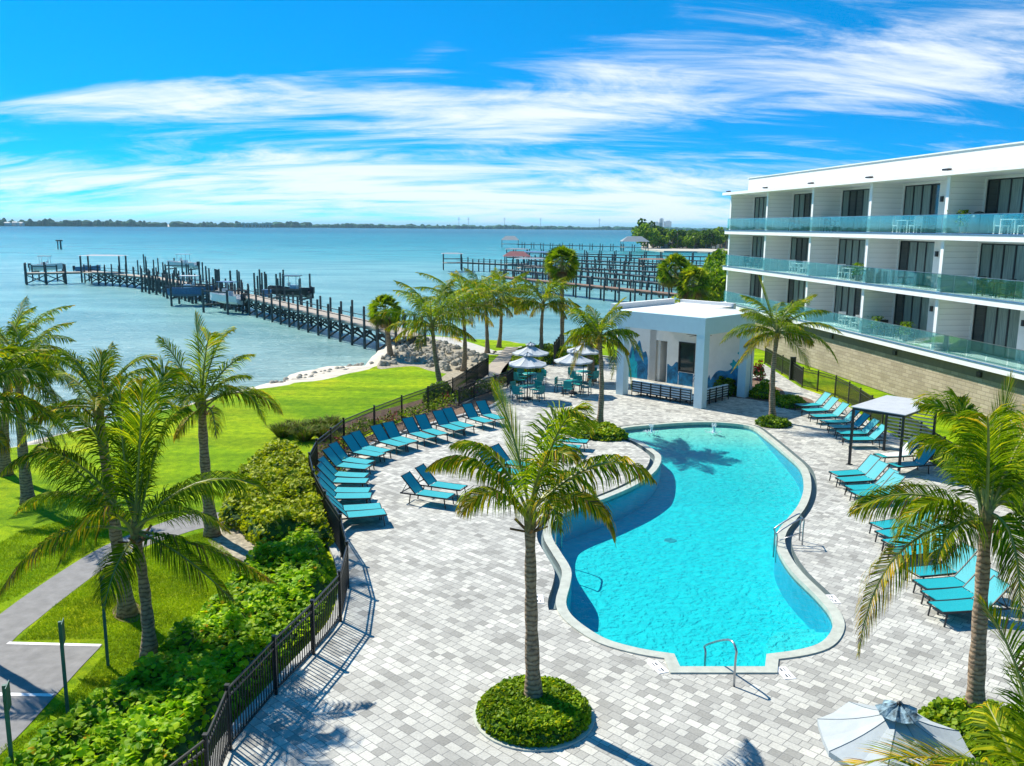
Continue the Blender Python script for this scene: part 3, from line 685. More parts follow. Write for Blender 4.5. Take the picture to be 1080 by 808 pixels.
coconut('coconut palm on the lawn just left of the black fence end', (465, 409), (456, 345), None, nf=22, L=3.7, seed=51, leaf=1.0, **LW)
coconut('coconut palm standing in the rocks by the pier landing', (489, 391), (488, 328), None, nf=20, L=3.7, seed=52, leaf=1.0, **LW)
coconut('coconut palm at the far tip of the black fence', (514, 372), (512, 322), None, nf=19, L=3.5, seed=53, leaf=1.0, **LW)
coconut('coconut palm on the grass point beside the concrete path', (526, 366), (528, 318), [(540, 310, 556, 332, -1, dict(age=.8, droop=.4))], nf=18, L=3.4, seed=54, leaf=.95, **LW)
coconut('coconut palm by the water behind the dining umbrellas', (572, 378), (573, 322), [(590, 315, 606, 330, -1, dict(age=.7, droop=.4)), (556, 312, 543, 330, -1, dict(age=.2, droop=.4))], nf=18, L=3.0, seed=55, leaf=.9, **LW)
coconut('yellow-fronded coconut palm at the head of the pool', (632, 451), (632, 356), [
    (606, 340, 590, 375, -.2, dict(age=.2, droop=.5)), (614, 348, 602, 394, -.8, dict(age=.95, droop=.4)), (665, 342, 678, 380, 0, dict(age=.2, droop=.5)), (662, 348, 666, 410, -.6, dict(age=.4, droop=.5)), (655, 352, 645, 400, -1.2, dict(age=.8, droop=.4)),
    (640, 330, 660, 314, .2, dict(droop=.2)), (612, 330, 600, 316, .2, dict(droop=.2))], nf=15, L=2.2, seed=56, leaf=.75, nl=38, width=.055, r0=.15)
coconut('coconut palm in its small round bed right of the cabana', (815, 444), (820, 352), [
    (786, 332, 760, 362, -.2, dict(droop=.5)), (800, 350, 772, 392, -.6, dict(age=.3, droop=.6)), (802, 348, 780, 384, -1.2, dict(age=.75, droop=.5)), (856, 330, 888, 352, .2, dict(age=.1, droop=.5)), (868, 345, 884, 384, -.3, dict(droop=.5)),
    (840, 355, 854, 390, -1.0, dict(droop=.4)), (840, 318, 860, 312, .2, dict(droop=.3)), (806, 310, 800, 292, .3, dict(droop=.2))], nf=15, L=2.5, seed=57, leaf=.8, nl=42, width=.05, r0=.16)
coconut('big coconut palm by the lower right loungers', (1027, 770), (1040, 548), [
    (1032, 420, 968, 426, .3, dict(droop=.35)), (1000, 440, 968, 478, .9, dict(droop=.5)), (985, 500, 945, 566, -.5, dict(droop=.6)), (960, 498, 898, 540, .2, dict(age=.15, droop=.5)), (925, 545, 905, 690, -.7, dict(age=.8, droop=.6)),
    (1048, 480, 1066, 396, .3, dict(closed=.9, droop=.05)), (1080, 440, 1105, 430, .4, dict(droop=.4)), (1085, 480, 1140, 520, -.2, dict(droop=.5)), (1078, 550, 1076, 655, -1.0, dict(age=.3, droop=.5)), (1100, 540, 1150, 640, -.5, dict(droop=.5)),
    (1020, 440, 1010, 420, 1.0, dict(droop=.3)), (1045, 430, 1040, 440, -1.0, dict(droop=.3)), (1000, 540, 985, 600, -1.3, dict(age=.2, droop=.5)), (1030, 480, 1010, 470, 1.6, dict(droop=.4)), (1060, 460, 1095, 480, 1.6, dict(droop=.4)), (1070, 500, 1110, 590, 1.4, dict(droop=.5))],
    nf=0, seed=61, r0=.175, leaf=.76, nl=70, width=.044)
cB = Vector((7.7, 11.0, 0))
coconut('nearest coconut palm at the lower right corner, trunk out of frame', cB + Vector((.4, -.3, 0)), atY(1085, 850, 11.0), [
    (1100, 720, 1034, 632, .3, dict(age=.2, droop=.12)), (1000, 772, 885, 812, -.2, dict(age=.5, droop=.05)), (1010, 790, 930, 830, -.5, dict(age=.6, droop=.05)), (1110, 740, 1110, 650, .4, dict(droop=.2)), (1040, 770, 960, 830, -1, dict(age=.2, droop=.3)), (1140, 780, 1180, 760, .2, dict(droop=.3))],
    nf=5, L=1.4, seed=62, r0=.16, leaf=.7, nl=44, width=.05)

def sabal(label, bpx, cpx, rad=1.5, n=46, seed=1, r0=.2, cat='palm tree', group='fan palms along the shore'):
    rnd = random.Random(seed); base = at(*bpx); top = atY(cpx[0], cpx[1], base.y)
    root = thing('fan_palm', label, cat, base, 0, group); trunk(root, base, top - Vector((0, 0, rad * .35)), r0, r0 * .85, None, seed)
    b = MB()
    for i in range(n):
        f = i / n; az = i * 2.4 + rnd.uniform(-.3, .3); el = R(88 - 150 * f)
        h = Vector((math.cos(az), math.sin(az), 0)); d = h * math.cos(el) + Vector((0, 0, math.sin(el)))
        p0 = top - Vector((0, 0, rad * .3)); c = p0 + d * rad * .72; b.bar(p0, c, .02, .02, 4)
        side = d.cross(Vector((0, 0, 1)))
        if side.length < .2: side = Vector((1, 0, 0))
        side.normalize(); nr_ = d.cross(side); ro = rnd.uniform(-1.2, 1.2); side = side * math.cos(ro) + nr_ * math.sin(ro); R_ = rad * .62 * rnd.uniform(.85, 1.1); mi = 3 if f > .86 and rnd.random() < .5 else (2 if f > .7 and rnd.random() < .5 else (1 if rnd.random() < .2 else 0))
        for k in range(17):
            a = (k / 16 - .5) * 2.9 * 1.0; q = (d * math.cos(a) + side * math.sin(a)).normalized()
            e = c + q * R_ * (.7 + .3 * math.cos(a)) - Vector((0, 0, R_ * .22 * rnd.uniform(.6, 1.6)))
            w = (d * -math.sin(a) + side * math.cos(a)) * .055 * rad / 1.5; mdd = c + q * R_ * .5
            b.add([c - w * .3, c + w * .3, mdd + w, mdd - w, e], [(0, 1, 2, 3), (3, 2, 4)], mi)
    b.build('crown', ['fr_green', 'fr_lime', 'sabalold', 'fr_brn', 'rachis'], root); return root
sabal('short fan palm at the foot of the long pier', (412, 376), (406, 324), 1.15, 60, 3)
sabal('tall round-headed fan palm left of the far docks', (593, 372), (593, 273), 1.2, 80, 4, .17)
sabal('fan palm hidden behind the dining umbrellas, thick short trunk', (624, 402), (622, 354), 1.0, 46, 6, .25)
sabal('left of two leaning fan palms behind the cabana', (733, 330), (712, 281), 1.75, 90, 7, .2)
sabal('right of two leaning fan palms behind the cabana', (742, 332), (731, 294), 1.75, 90, 9, .2)

# ------------------------------------------------------------------ shrubs
def leafq(b, p, s, rnd, mi=0, flat=.5, round_=False):
    n = Vector((rnd.gauss(0, flat), rnd.gauss(0, flat), 1)).normalized(); u = n.cross(Vector((rnd.random() - .5, rnd.random() - .5, .01))).normalized(); v = n.cross(u)
    if round_:
        b.add([p + (u * math.cos(a) + v * math.sin(a)) * s * .5 + n * (.08 * s * math.cos(2 * a)) for a in [k * 1.0472 for k in range(6)]], [(0, 1, 2, 3, 4, 5)], mi)
    else: b.add([p - u * s * .5, p - v * s * .26, p + u * s * .5, p + v * s * .26], [(0, 1, 2, 3)], mi)
def shrub(name, label, cat, pts, h, leaf, dens, mats, seed=1, round_=False, mixp=.0, edge=.35, flat=.55, group=None, kind=None, base=0.0, core='core', lump=1.0):
    rnd = random.Random(seed); xs = [p.x for p in pts]; ys = [p.y for p in pts]
    def H(x, y):
        d = distpoly((x, y), pts); e = min(1, d / edge); e = math.sqrt(max(0, 1 - (1 - e) ** 2))
        return h * e * (.78 + .38 * noise.noise(Vector((x * .9, y * .9, seed))) * lump + .22 * noise.noise(Vector((x * 2.6, y * 2.6, seed + 5))) * lump)
    c = Vector((sum(xs) / len(xs), sum(ys) / len(ys), 0))
    g = max(.09, math.sqrt((max(xs) - min(xs)) * (max(ys) - min(ys))) / 60); b = MB(); idx = {}
    i0, i1, j0, j1 = int(min(xs) / g) - 1, int(max(xs) / g) + 2, int(min(ys) / g) - 1, int(max(ys) / g) + 2
    for i in range(i0, i1):
        for j in range(j0, j1):
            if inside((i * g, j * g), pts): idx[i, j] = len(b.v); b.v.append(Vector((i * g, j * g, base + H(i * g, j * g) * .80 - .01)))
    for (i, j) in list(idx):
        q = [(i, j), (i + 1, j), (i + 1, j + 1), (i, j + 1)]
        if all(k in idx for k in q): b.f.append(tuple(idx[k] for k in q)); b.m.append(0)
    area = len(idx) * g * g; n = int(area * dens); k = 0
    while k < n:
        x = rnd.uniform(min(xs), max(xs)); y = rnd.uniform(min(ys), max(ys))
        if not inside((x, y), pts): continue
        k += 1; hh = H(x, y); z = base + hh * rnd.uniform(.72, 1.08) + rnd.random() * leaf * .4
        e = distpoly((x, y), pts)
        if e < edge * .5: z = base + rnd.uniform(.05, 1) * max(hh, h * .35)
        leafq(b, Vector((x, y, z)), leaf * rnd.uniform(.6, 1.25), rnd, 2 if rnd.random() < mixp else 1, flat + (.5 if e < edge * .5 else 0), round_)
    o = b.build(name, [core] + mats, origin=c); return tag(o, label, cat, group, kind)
hx = P([(-10, 845), (20, 808), (60, 782), (105, 748), (150, 712), (190, 672), (226, 640), (258, 603), (300, 578)]) + [Vector(v + (0,)) for v in [(-6.25, 26), (-5.35, 23.9), (-4.75, 21.7), (-4.55, 19.7), (-4.85, 18), (-5.25, 16.3), (-5.55, 14.4), (-5.4, 13), (-6.1, 11.3), (-7.5, 11.0), (-9, 11.6)]]
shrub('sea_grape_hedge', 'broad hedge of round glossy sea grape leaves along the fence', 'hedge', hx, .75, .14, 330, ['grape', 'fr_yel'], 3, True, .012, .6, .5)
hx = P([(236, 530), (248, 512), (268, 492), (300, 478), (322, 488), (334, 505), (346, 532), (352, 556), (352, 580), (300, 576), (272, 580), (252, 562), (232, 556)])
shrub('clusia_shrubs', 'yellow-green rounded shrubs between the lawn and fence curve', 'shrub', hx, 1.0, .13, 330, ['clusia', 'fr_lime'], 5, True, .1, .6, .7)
circ = lambda c, r, n=20, ry=None: [Vector((c.x + r * math.cos(2 * math.pi * k / n), c.y + (ry or r) * math.sin(2 * math.pi * k / n), 0)) for k in range(n)]
c1 = at(563, 755)
b = MB(); b.prism(circ(c1, 1.2, 36), 0.0, .035); tag(b.build('bed_edging', 'coping'), kind='structure')
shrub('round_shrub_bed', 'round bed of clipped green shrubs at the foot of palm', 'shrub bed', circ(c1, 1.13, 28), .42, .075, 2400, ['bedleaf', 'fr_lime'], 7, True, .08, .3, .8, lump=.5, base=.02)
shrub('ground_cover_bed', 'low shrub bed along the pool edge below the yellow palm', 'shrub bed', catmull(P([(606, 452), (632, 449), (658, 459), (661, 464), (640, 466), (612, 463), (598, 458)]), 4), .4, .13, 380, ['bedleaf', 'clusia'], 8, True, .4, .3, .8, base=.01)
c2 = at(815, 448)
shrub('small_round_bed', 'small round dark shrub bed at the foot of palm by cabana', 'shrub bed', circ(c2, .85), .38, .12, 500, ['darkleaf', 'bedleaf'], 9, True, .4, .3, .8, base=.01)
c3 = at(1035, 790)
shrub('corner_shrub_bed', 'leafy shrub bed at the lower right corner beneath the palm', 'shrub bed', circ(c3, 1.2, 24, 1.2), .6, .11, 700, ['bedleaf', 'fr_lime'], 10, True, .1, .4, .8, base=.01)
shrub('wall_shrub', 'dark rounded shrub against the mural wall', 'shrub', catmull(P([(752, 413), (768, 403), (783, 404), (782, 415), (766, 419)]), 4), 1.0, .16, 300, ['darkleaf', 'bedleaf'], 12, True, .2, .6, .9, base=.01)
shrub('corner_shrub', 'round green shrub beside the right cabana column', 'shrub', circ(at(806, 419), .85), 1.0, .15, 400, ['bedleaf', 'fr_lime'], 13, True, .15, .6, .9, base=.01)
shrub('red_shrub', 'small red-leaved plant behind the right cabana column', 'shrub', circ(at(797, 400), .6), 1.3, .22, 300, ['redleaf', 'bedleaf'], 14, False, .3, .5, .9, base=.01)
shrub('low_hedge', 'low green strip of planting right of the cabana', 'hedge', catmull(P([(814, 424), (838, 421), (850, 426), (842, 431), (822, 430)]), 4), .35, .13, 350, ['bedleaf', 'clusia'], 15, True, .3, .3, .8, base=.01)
for i, (px, lab) in enumerate([([(300, 456), (312, 449), (330, 452), (322, 462), (302, 463)], 'leftmost'), ]): pass
def reeds(label, c, r, h, n, seed, mats=('reed', 'fr_brn')):
    rnd = random.Random(seed); b = MB()
    for k in range(n):
        a = rnd.uniform(0, 6.28); q = math.sqrt(rnd.random()) * r; p = Vector((c.x + math.cos(a) * q * .5, c.y + math.sin(a) * q * .5, -.03))
        d = Vector((math.cos(a) * q / r * .9 + rnd.gauss(0, .15), math.sin(a) * q / r * .9 + rnd.gauss(0, .15), 1)); L = h * rnd.uniform(.6, 1.15)
        w = Vector((-math.sin(a), math.cos(a), 0)) * .016; m1 = p + d * L * .6; e = m1 + Vector((d.x, d.y, .25)) * L * .45
        b.add([p - w, p + w, m1 + w, m1 - w, e], [(0, 1, 2, 3), (3, 2, 4)], 1 if rnd.random() < .12 else 0)
    return tag(b.build('grass_clump', list(mats), origin=(c.x, c.y, 0)), label, 'ornamental grass', 'ornamental grass clumps outside the fence')
for i, (px, py, r, lab) in enumerate([(298, 460, .75, 'leftmost ornamental grass clump on the lawn outside the fence'), (311, 456, .9, 'dark ornamental grass clump second from the left on lawn'), (321, 464, .75, 'ornamental grass clump in front, nearest the camera, on lawn'),
        (334, 455, .85, 'ornamental grass clump in the middle of the lawn row'), (349, 452, .8, 'ornamental grass clump touching the fence bend from outside'), (341, 462, .6, 'small ornamental grass clump closest to the fence rail')]):
    reeds(lab, at(px, py), r * .62, .75, 420, i + 70)
# planting strip behind the loungers (many small plants)
rnd = random.Random(5); b = MB()
stripl = [at(x, y) for x, y in [(352, 505), (348, 488), (356, 472), (380, 456), (410, 446), (440, 436), (468, 427), (496, 417), (520, 408), (540, 399)]]
for s in range(len(stripl) - 1):
    a_, c_ = stripl[s], stripl[s + 1]
    for k in range(int((c_ - a_).length * 170)):
        p = a_.lerp(c_, rnd.random()) + Vector((rnd.gauss(0, .28), rnd.gauss(0, .28), 0)); hgt = .25 + .45 * abs(noise.noise(p * .8)) * 2
        leafq(b, Vector((p.x, p.y, rnd.uniform(.02, hgt))), rnd.uniform(.10, .2), rnd, 2 if noise.noise(p * 1.3 + Vector((4, 4, 4))) > .22 and rnd.random() < .7 else (1 if rnd.random() < .25 else 0), .9)
tag(b.build('border_planting', ['bedleaf', 'clusia', 'redleaf']), 'mixed low planting in the bed between loungers and fence', 'planting', kind='stuff')
shrub('umbrella_hedge', 'low reddish hedge behind the dining umbrellas', 'hedge', catmull(P([(533, 402), (540, 392), (560, 389), (574, 392), (560, 397), (546, 404)]), 4), .8, .15, 300, ['clusia', 'fr_brn'], 16, True, .2, .3, .8)
shrub('water_side_hedge', 'green hedge between concrete path and umbrellas', 'hedge', catmull(P([(540, 379), (560, 371), (600, 374), (634, 380), (622, 387), (585, 384), (560, 388), (545, 386)]), 4), .7, .15, 240, ['bedleaf', 'clusia'], 17, True, .4, .4, .8)
shrub('palm_foot_shrub', 'low dark shrub at the foot of the palm left of fence', 'shrub', catmull(P([(446, 424), (452, 414), (468, 409), (476, 413), (470, 420), (458, 426)]), 4), .6, .15, 240, ['bedleaf', 'darkleaf'], 18, True, .3, .4, .8)
# near grass blades so that the closest lawn is not a flat sheet
rnd = random.Random(9); b = MB()
reg = P([(-20, 800), (40, 765), (70, 735), (110, 690), (110, 672), (20, 674), (60, 636), (110, 600), (150, 580), (215, 560), (262, 600), (250, 612), (226, 642), (190, 674), (150, 714), (105, 750), (55, 786), (10, 820)])
reg2 = P([(-10, 640), (30, 622), (60, 602), (95, 580), (130, 563), (170, 549), (150, 540), (80, 545), (20, 560), (-30, 590)])
for rg, cnt in ((reg, 70000), (reg2, 26000)):
    xs = [p.x for p in rg]; ys = [p.y for p in rg]; k = 0
    while k < cnt:
        x = rnd.uniform(min(xs), max(xs)); y = rnd.uniform(min(ys), max(ys))
        if not inside((x, y), rg): k += .2; continue
        k += 1; h = rnd.uniform(.03, .075); a = rnd.uniform(0, 3.14); w = Vector((math.cos(a), math.sin(a), 0)) * .008
        p = Vector((x, y, -.03)); b.add([p - w, p + w, p + Vector((rnd.gauss(0, .03), rnd.gauss(0, .03), h))], [(0, 1, 2)])
tag(b.build('lawn_grass', 'blade'), 'short bright green turf between the path and hedge', 'grass', kind='stuff')
# ------------------------------------------------------------------ fences
def fence(label, line, h=1.2, span=2.0, pick=.105, pw=.018):
    root = thing('picket_fence', label, 'fence', line[0])
    pts = [line[0]]
    for i in range(len(line) - 1):
        L = (line[i + 1] - line[i]).length; n = max(1, round(L / span))
        for k in range(1, n + 1): pts.append(line[i].lerp(line[i + 1], k / n))
    for i, p in enumerate(pts):
        t = MB(); t.box((p.x, p.y, h / 2 + .02), (.062, .062, h + .10)); t.box((p.x, p.y, h + .085), (.085, .085, .03)); t.build('post', 'black', root)
    for i in range(len(pts) - 1):
        a, c = pts[i], pts[i + 1]; d = (c - a); L = d.length; d.normalize(); a2, c2 = a + d * .034, c - d * .034; t = MB()
        for z in (.12, h - .16, h): t.bar(a2 + Vector((0, 0, z)), c2 + Vector((0, 0, z)), .03, .035)
        n = int(L / pick)
        for k in range(1, n): p = a.lerp(c, k / n); t.box((p.x, p.y, (.08 + h) / 2), (pw, pw, h - .08 - .02))
        t.build('fence_panel', 'black', root)
    return root
fence('black picket fence curving beside the hedge and left loungers', FL, span=1.9)
fence('black picket fence running from the lawn corner toward the rocks', FL2, span=2.2, pw=.024)
fl3 = [at(x, y, 0) for x, y in [(484, 428), (500, 421), (522, 413.5), (535, 409), (541, 404), (543, 399)]]
fence('low black picket fence between lounger planting and timber walk', fl3, h=.95, span=2.0, pw=.028)
fr = P([(804, 384), (832, 400.5), (843, 408.6), (859, 413), (877.6, 419), (891.5, 426.5), (903, 434), (915, 443), (927, 451), (945, 461), (966, 475), (990, 493), (1020, 511), (1080, 548)]) + [Vector((22.3, 22, 0))]
fence('black picket fence along the right lawn behind the loungers', [p + Vector((.22, .18, 0)) for p in fr], h=1.15, span=2.1, pw=.022)
fence('short black gate fence by the water behind the umbrellas', P([(584, 386), (590, 377), (606, 377), (612, 386)]), h=1.6, span=1.6, pick=.13)
# thick gate post unit
g = P([(832, 401)])[0]; t = MB(); t.box((g.x + .25, g.y + .2, .72), (.34, .16, 1.44)); t.box((g.x + .25, g.y + .2, 1.455), (.38, .2, .03)); 
tag(t.build('gate_lock_box', 'black', origin=(g.x, g.y, 0)), 'tall black access box on the fence right of palm', 'gate box')

# ------------------------------------------------------------------ loungers
def make_lounger():
    r = thing('sun_lounger', 'x', 'sun lounger')
    w, L = .62, 1.98; z = .36; hb = 1.22; ang = R(47); bl = .80
    hb_e = Vector((0, hb + math.cos(ang) * bl, z + math.sin(ang) * bl))
    t = MB()
    for s in (-1, 1):
        x = s * w / 2
        t.bar((x, 0, z), (x, L * .92, z), .03, .045)
        t.bar((x, .0, z), (x, 0.0, z), .03)
    for y in (0, .6, 1.2, L * .92): t.bar((-w / 2 + .016, y, z - .01), (w / 2 - .016, y, z - .01), .03, .03)
    t.build('frame', 'dark', r, local=True)
    for s in (-1, 1):
        for y in (.12, 1.42):
            t = MB(); x = s * (w / 2 - .002); t.bar((x, y, z - .02), (x * 1.03, y + (-.05 if y < 1 else .05), 0), .035, .03)
            t.build('leg', 'dark', r, local=True)
    t = MB(); n = 8; vs = []
    for k in range(n + 1):
        y = .02 + (hb - .04) * k / n; sag = .018 * math.sin(math.pi * k / n)
        for x in (-w / 2 + .02, 0, w / 2 - .02): vs.append((x, y, z + .028 - (sag if x == 0 else sag * .5)))
    t.add(vs, [(k * 3 + j, k * 3 + j + 1, k * 3 + j + 4, k * 3 + j + 3) for k in range(n) for j in (0, 1)])
    vs2 = [(v[0], v[1], v[2] - .012) for v in vs]; t.add(vs2, [(k * 3 + j, k * 3 + j + 3, k * 3 + j + 4, k * 3 + j + 1) for k in range(n) for j in (0, 1)])
    t.build('seat', 'sling', r, local=True)
    d = Vector((0, math.cos(ang), math.sin(ang))); nn = Vector((0, -math.sin(ang), math.cos(ang))); p0 = Vector((0, hb + .01, z + .03)); t = MB(); vs = []
    for k in range(n + 1):
        p = p0 + d * bl * k / n; sag = nn * (-.015 * math.sin(math.pi * k / n))
        for x in (-w / 2 + .03, 0, w / 2 - .03): vs.append(p + Vector((x, 0, 0)) + sag * (1 if x == 0 else .4))
    t.add(vs, [(k * 3 + j, k * 3 + j + 1, k * 3 + j + 4, k * 3 + j + 3) for k in range(n) for j in (0, 1)])
    t.add([v - nn * .012 for v in vs], [(k * 3 + j, k * 3 + j + 3, k * 3 + j + 4, k * 3 + j + 1) for k in range(n) for j in (0, 1)])
    t.build('backrest', 'sling', r, local=True)
    t = MB()
    for s in (-1, 1): t.bar(p0 + Vector((s * w / 2 - s * .012, 0, -.01)), p0 + Vector((s * w / 2 - s * .012, 0, -.01)) + d * (bl + .02), .03, .03)
    t.bar(p0 + d * bl + Vector((-w / 2, 0, -.02)), p0 + d * bl + Vector((w / 2, 0, -.02)), .03, .03)
    t.bar(p0 + d * .5 + Vector((-w / 2 + .05, 0, -.03)), (-w / 2 + .05, L * .9, z), .02); t.bar(p0 + d * .5 + Vector((w / 2 - .05, 0, -.03)), (w / 2 - .05, L * .9, z), .02)
    t.build('back_frame', 'dark', r, local=True)
    return r
lr = random.Random(2); LG = make_lounger(); lused = [False]
def lounger(foot, heading, label, group, sc=1.0):
    rz = math.atan2(-heading.x, heading.y) + lr.uniform(-.035, .035)
    loc = (foot.x, foot.y, 0)
    if not lused[0]:
        lused[0] = True; LG.location = loc; LG.rotation_euler = (0, 0, rz); LG['label'] = label; LG['group'] = group; return LG
    return dup(LG, loc, rz, label, group)
ordn = ['first', 'second', 'third', 'fourth', 'fifth', 'sixth', 'seventh', 'eighth', 'ninth', 'tenth', 'eleventh', 'twelfth', 'thirteenth', 'fourteenth', 'fifteenth', 'sixteenth', 'seventeenth', 'eighteenth']
left_px = [(407, 541), (401, 533), (392, 524), (390, 516.5), (388, 508.5), (387, 501), (388, 494), (392, 487.5), (401, 481), (409, 476), (424, 470.5), (437, 466.5), (453, 462.5), (469, 458), (484, 454), (497, 450), (514, 446), (531, 441.5)]
feet = [at(x, y, .36) for x, y in left_px]
for i in range(0, 18, 2): d_ = feet[i + 1] - feet[i]; feet[i] += d_ * .12; feet[i + 1] -= d_ * .12
angs = [R(v) for v in (196, 192, 186, 182, 176, 171, 163, 158, 150, 146, 139, 136, 133, 131, 130, 129, 128, 127)]
for i, f in enumerate(feet):
    h = Vector((math.cos(angs[i]), math.sin(angs[i]), 0))
    if i == 0: lab = 'turquoise sun lounger nearest the camera in the curved left row'
    elif i == 17: lab = 'turquoise sun lounger farthest up the curved left row, by tables'
    else: lab = 'turquoise sun lounger, %s from the near end of the curved left row' % ordn[i]
    lounger(f, h, lab, 'turquoise loungers in the curved left row')
GM = 'loungers on open paving near the palm'
for (x, y, a, lab) in ((476, 524, 158, 'front lounger of the pair alone on paving left of palm crown'), (489, 515, 158, 'rear lounger of the pair alone on paving left of palm crown'),
                     (550, 499, 152, 'lounger behind palm fronds, nearest of the row above the crown'), (563, 492, 152, 'lounger behind palm fronds, second of the row above crown'),
                     (612, 472, 165, 'lounger with its foot by the shrub bed, nearer of that pair'), (620, 466, 165, 'lounger with its foot by the shrub bed, farther of that pair')):
    lounger(at(x, y, .36), Vector((math.cos(R(a)), math.sin(R(a)), 0)), lab, GM)
GA = 'loungers along the upper right fence'
for i, (x, y) in enumerate([(841, 427.5), (848, 433), (857, 439), (868, 445), (876, 450.5), (884, 456.5), (891, 463)]):
    a = R(14 - i * 1.5); w = ('farthest' if i == 0 else 'nearest' if i == 6 else ordn[i] + ' from the far end')
    lounger(at(x, y, .36), Vector((math.cos(a), math.sin(a), 0)), 'turquoise lounger along upper right fence, %s of seven' % w, GA)
lg1 = lounger(at(926, 481, .36), Vector((.97, .25, 0)), 'lounger with a pale towel under the shade canopy', 'loungers under the shade canopy')
lounger(at(941, 491, .36), Vector((.97, .25, 0)), 'bare turquoise lounger under the shade canopy', 'loungers under the shade canopy')
GB = 'four loungers below the shade canopy'
for i, (x, y, lab) in enumerate([(879, 500, 'farthest'), (886, 506.5, 'second farthest'), (895, 515, 'second nearest'), (901, 521, 'nearest')]):
    lounger(at(x, y, .36), Vector((math.cos(R(12)), math.sin(R(12)), 0)), 'turquoise lounger, %s of four in front of the shade canopy' % lab, GB)
GC = 'loungers behind the big right palm'
for i, (x, y, lab) in enumerate([(924, 555, 'farthest of four behind the drooping fronds'), (930, 564, 'second farthest of four behind the drooping fronds'), (937, 573.5, 'third of four behind the drooping fronds'), (943, 583, 'nearest of four behind the drooping fronds'),
        (962, 604, 'farthest of four left of the big palm trunk'), (970, 617, 'second farthest of four left of the big palm trunk'), (979, 629, 'third of four left of the big palm trunk'), (986, 641, 'nearest of four by the big palm trunk')]):
    a = R(20 - i * 1.8); lounger(at(x, y, .36), Vector((math.cos(a), math.sin(a), 0)), 'turquoise lounger, ' + lab, GC)
# towel on the shaded lounger
f = at(926, 481, .36); t = MB(); m_ = Matrix.Translation((f.x, f.y, 0)) @ Matrix.Rotation(math.atan2(-.97, .25), 4, 'Z')
ang = R(47); vs = []
prof = [(.25, .40), (.7, .385), (1.2, .40), (1.24, .42)] + [(1.24 + math.cos(ang) * s - .02, .42 + math.sin(ang) * s) for s in (.3, .6, .82)] + [(1.24 + math.cos(ang) * .80 + .05, .42 + math.sin(ang) * .72)]
for (y, z) in prof: vs += [m_ @ Vector((-.27, y, z)), m_ @ Vector((.27, y, z))]
t.add(vs, [(k * 2, k * 2 + 1, k * 2 + 3, k * 2 + 2) for k in range(len(prof) - 1)]); t.add([v + Vector((0, 0, -.01)) for v in vs], [(k * 2, k * 2 + 2, k * 2 + 3, k * 2 + 1) for k in range(len(prof) - 1)])
tag(t.build('beach_towel', 'towel', origin=(f.x, f.y, .4)), 'pale towel spread over the lounger under the canopy', 'towel')

# ------------------------------------------------------------------ shade canopy
A_, B_, C_, D_ = at(916, 485.5), at(947.7, 500.6), at(1004, 474), at(968, 462)
ux = (C_ - B_); ux.z = 0; w = ux.length; ux.normalize(); uy = Vector((-ux.y, ux.x, 0)); dpt = (A_ - B_).dot(uy)
pr = thing('shade_canopy', 'square flat-roofed shade canopy on four black posts', 'shade canopy', B_, math.atan2(ux.y, ux.x))
hgt = 2.3; w = min(w, 3.4); dpt = max(2.0, min(abs(dpt), 3.2))
for x in (0, w):
    for y in (0, dpt): t = MB(); t.box((x, y, hgt / 2), (.09, .09, hgt)); t.box((x, y, .01), (.2, .2, .02)); t.build('post', 'dark', pr, local=True)
t = MB(); t.box((w / 2, -.0, hgt + .05), (w + .1, .07, .1)); t.box((w / 2, dpt, hgt + .05), (w + .1, .07, .1)); t.box((0, dpt / 2, hgt + .05), (.07, dpt - .08, .1)); t.box((w, dpt / 2, hgt + .05), (.07, dpt - .08, .1)); t.build('roof_frame', 'dark', pr, local=True)
t = MB(); t.box((w / 2, dpt / 2, hgt + .12), (w + .2, dpt + .2, .03)); t.build('roof_panel', 'roofmetal', pr, local=True)
t = MB()
for k in range(13): t.box((w + .0, dpt / 2, .35 + k * .15), (.02, dpt - .12, .05))
t.build('louvre_screen', 'roofmetal', pr, local=True)

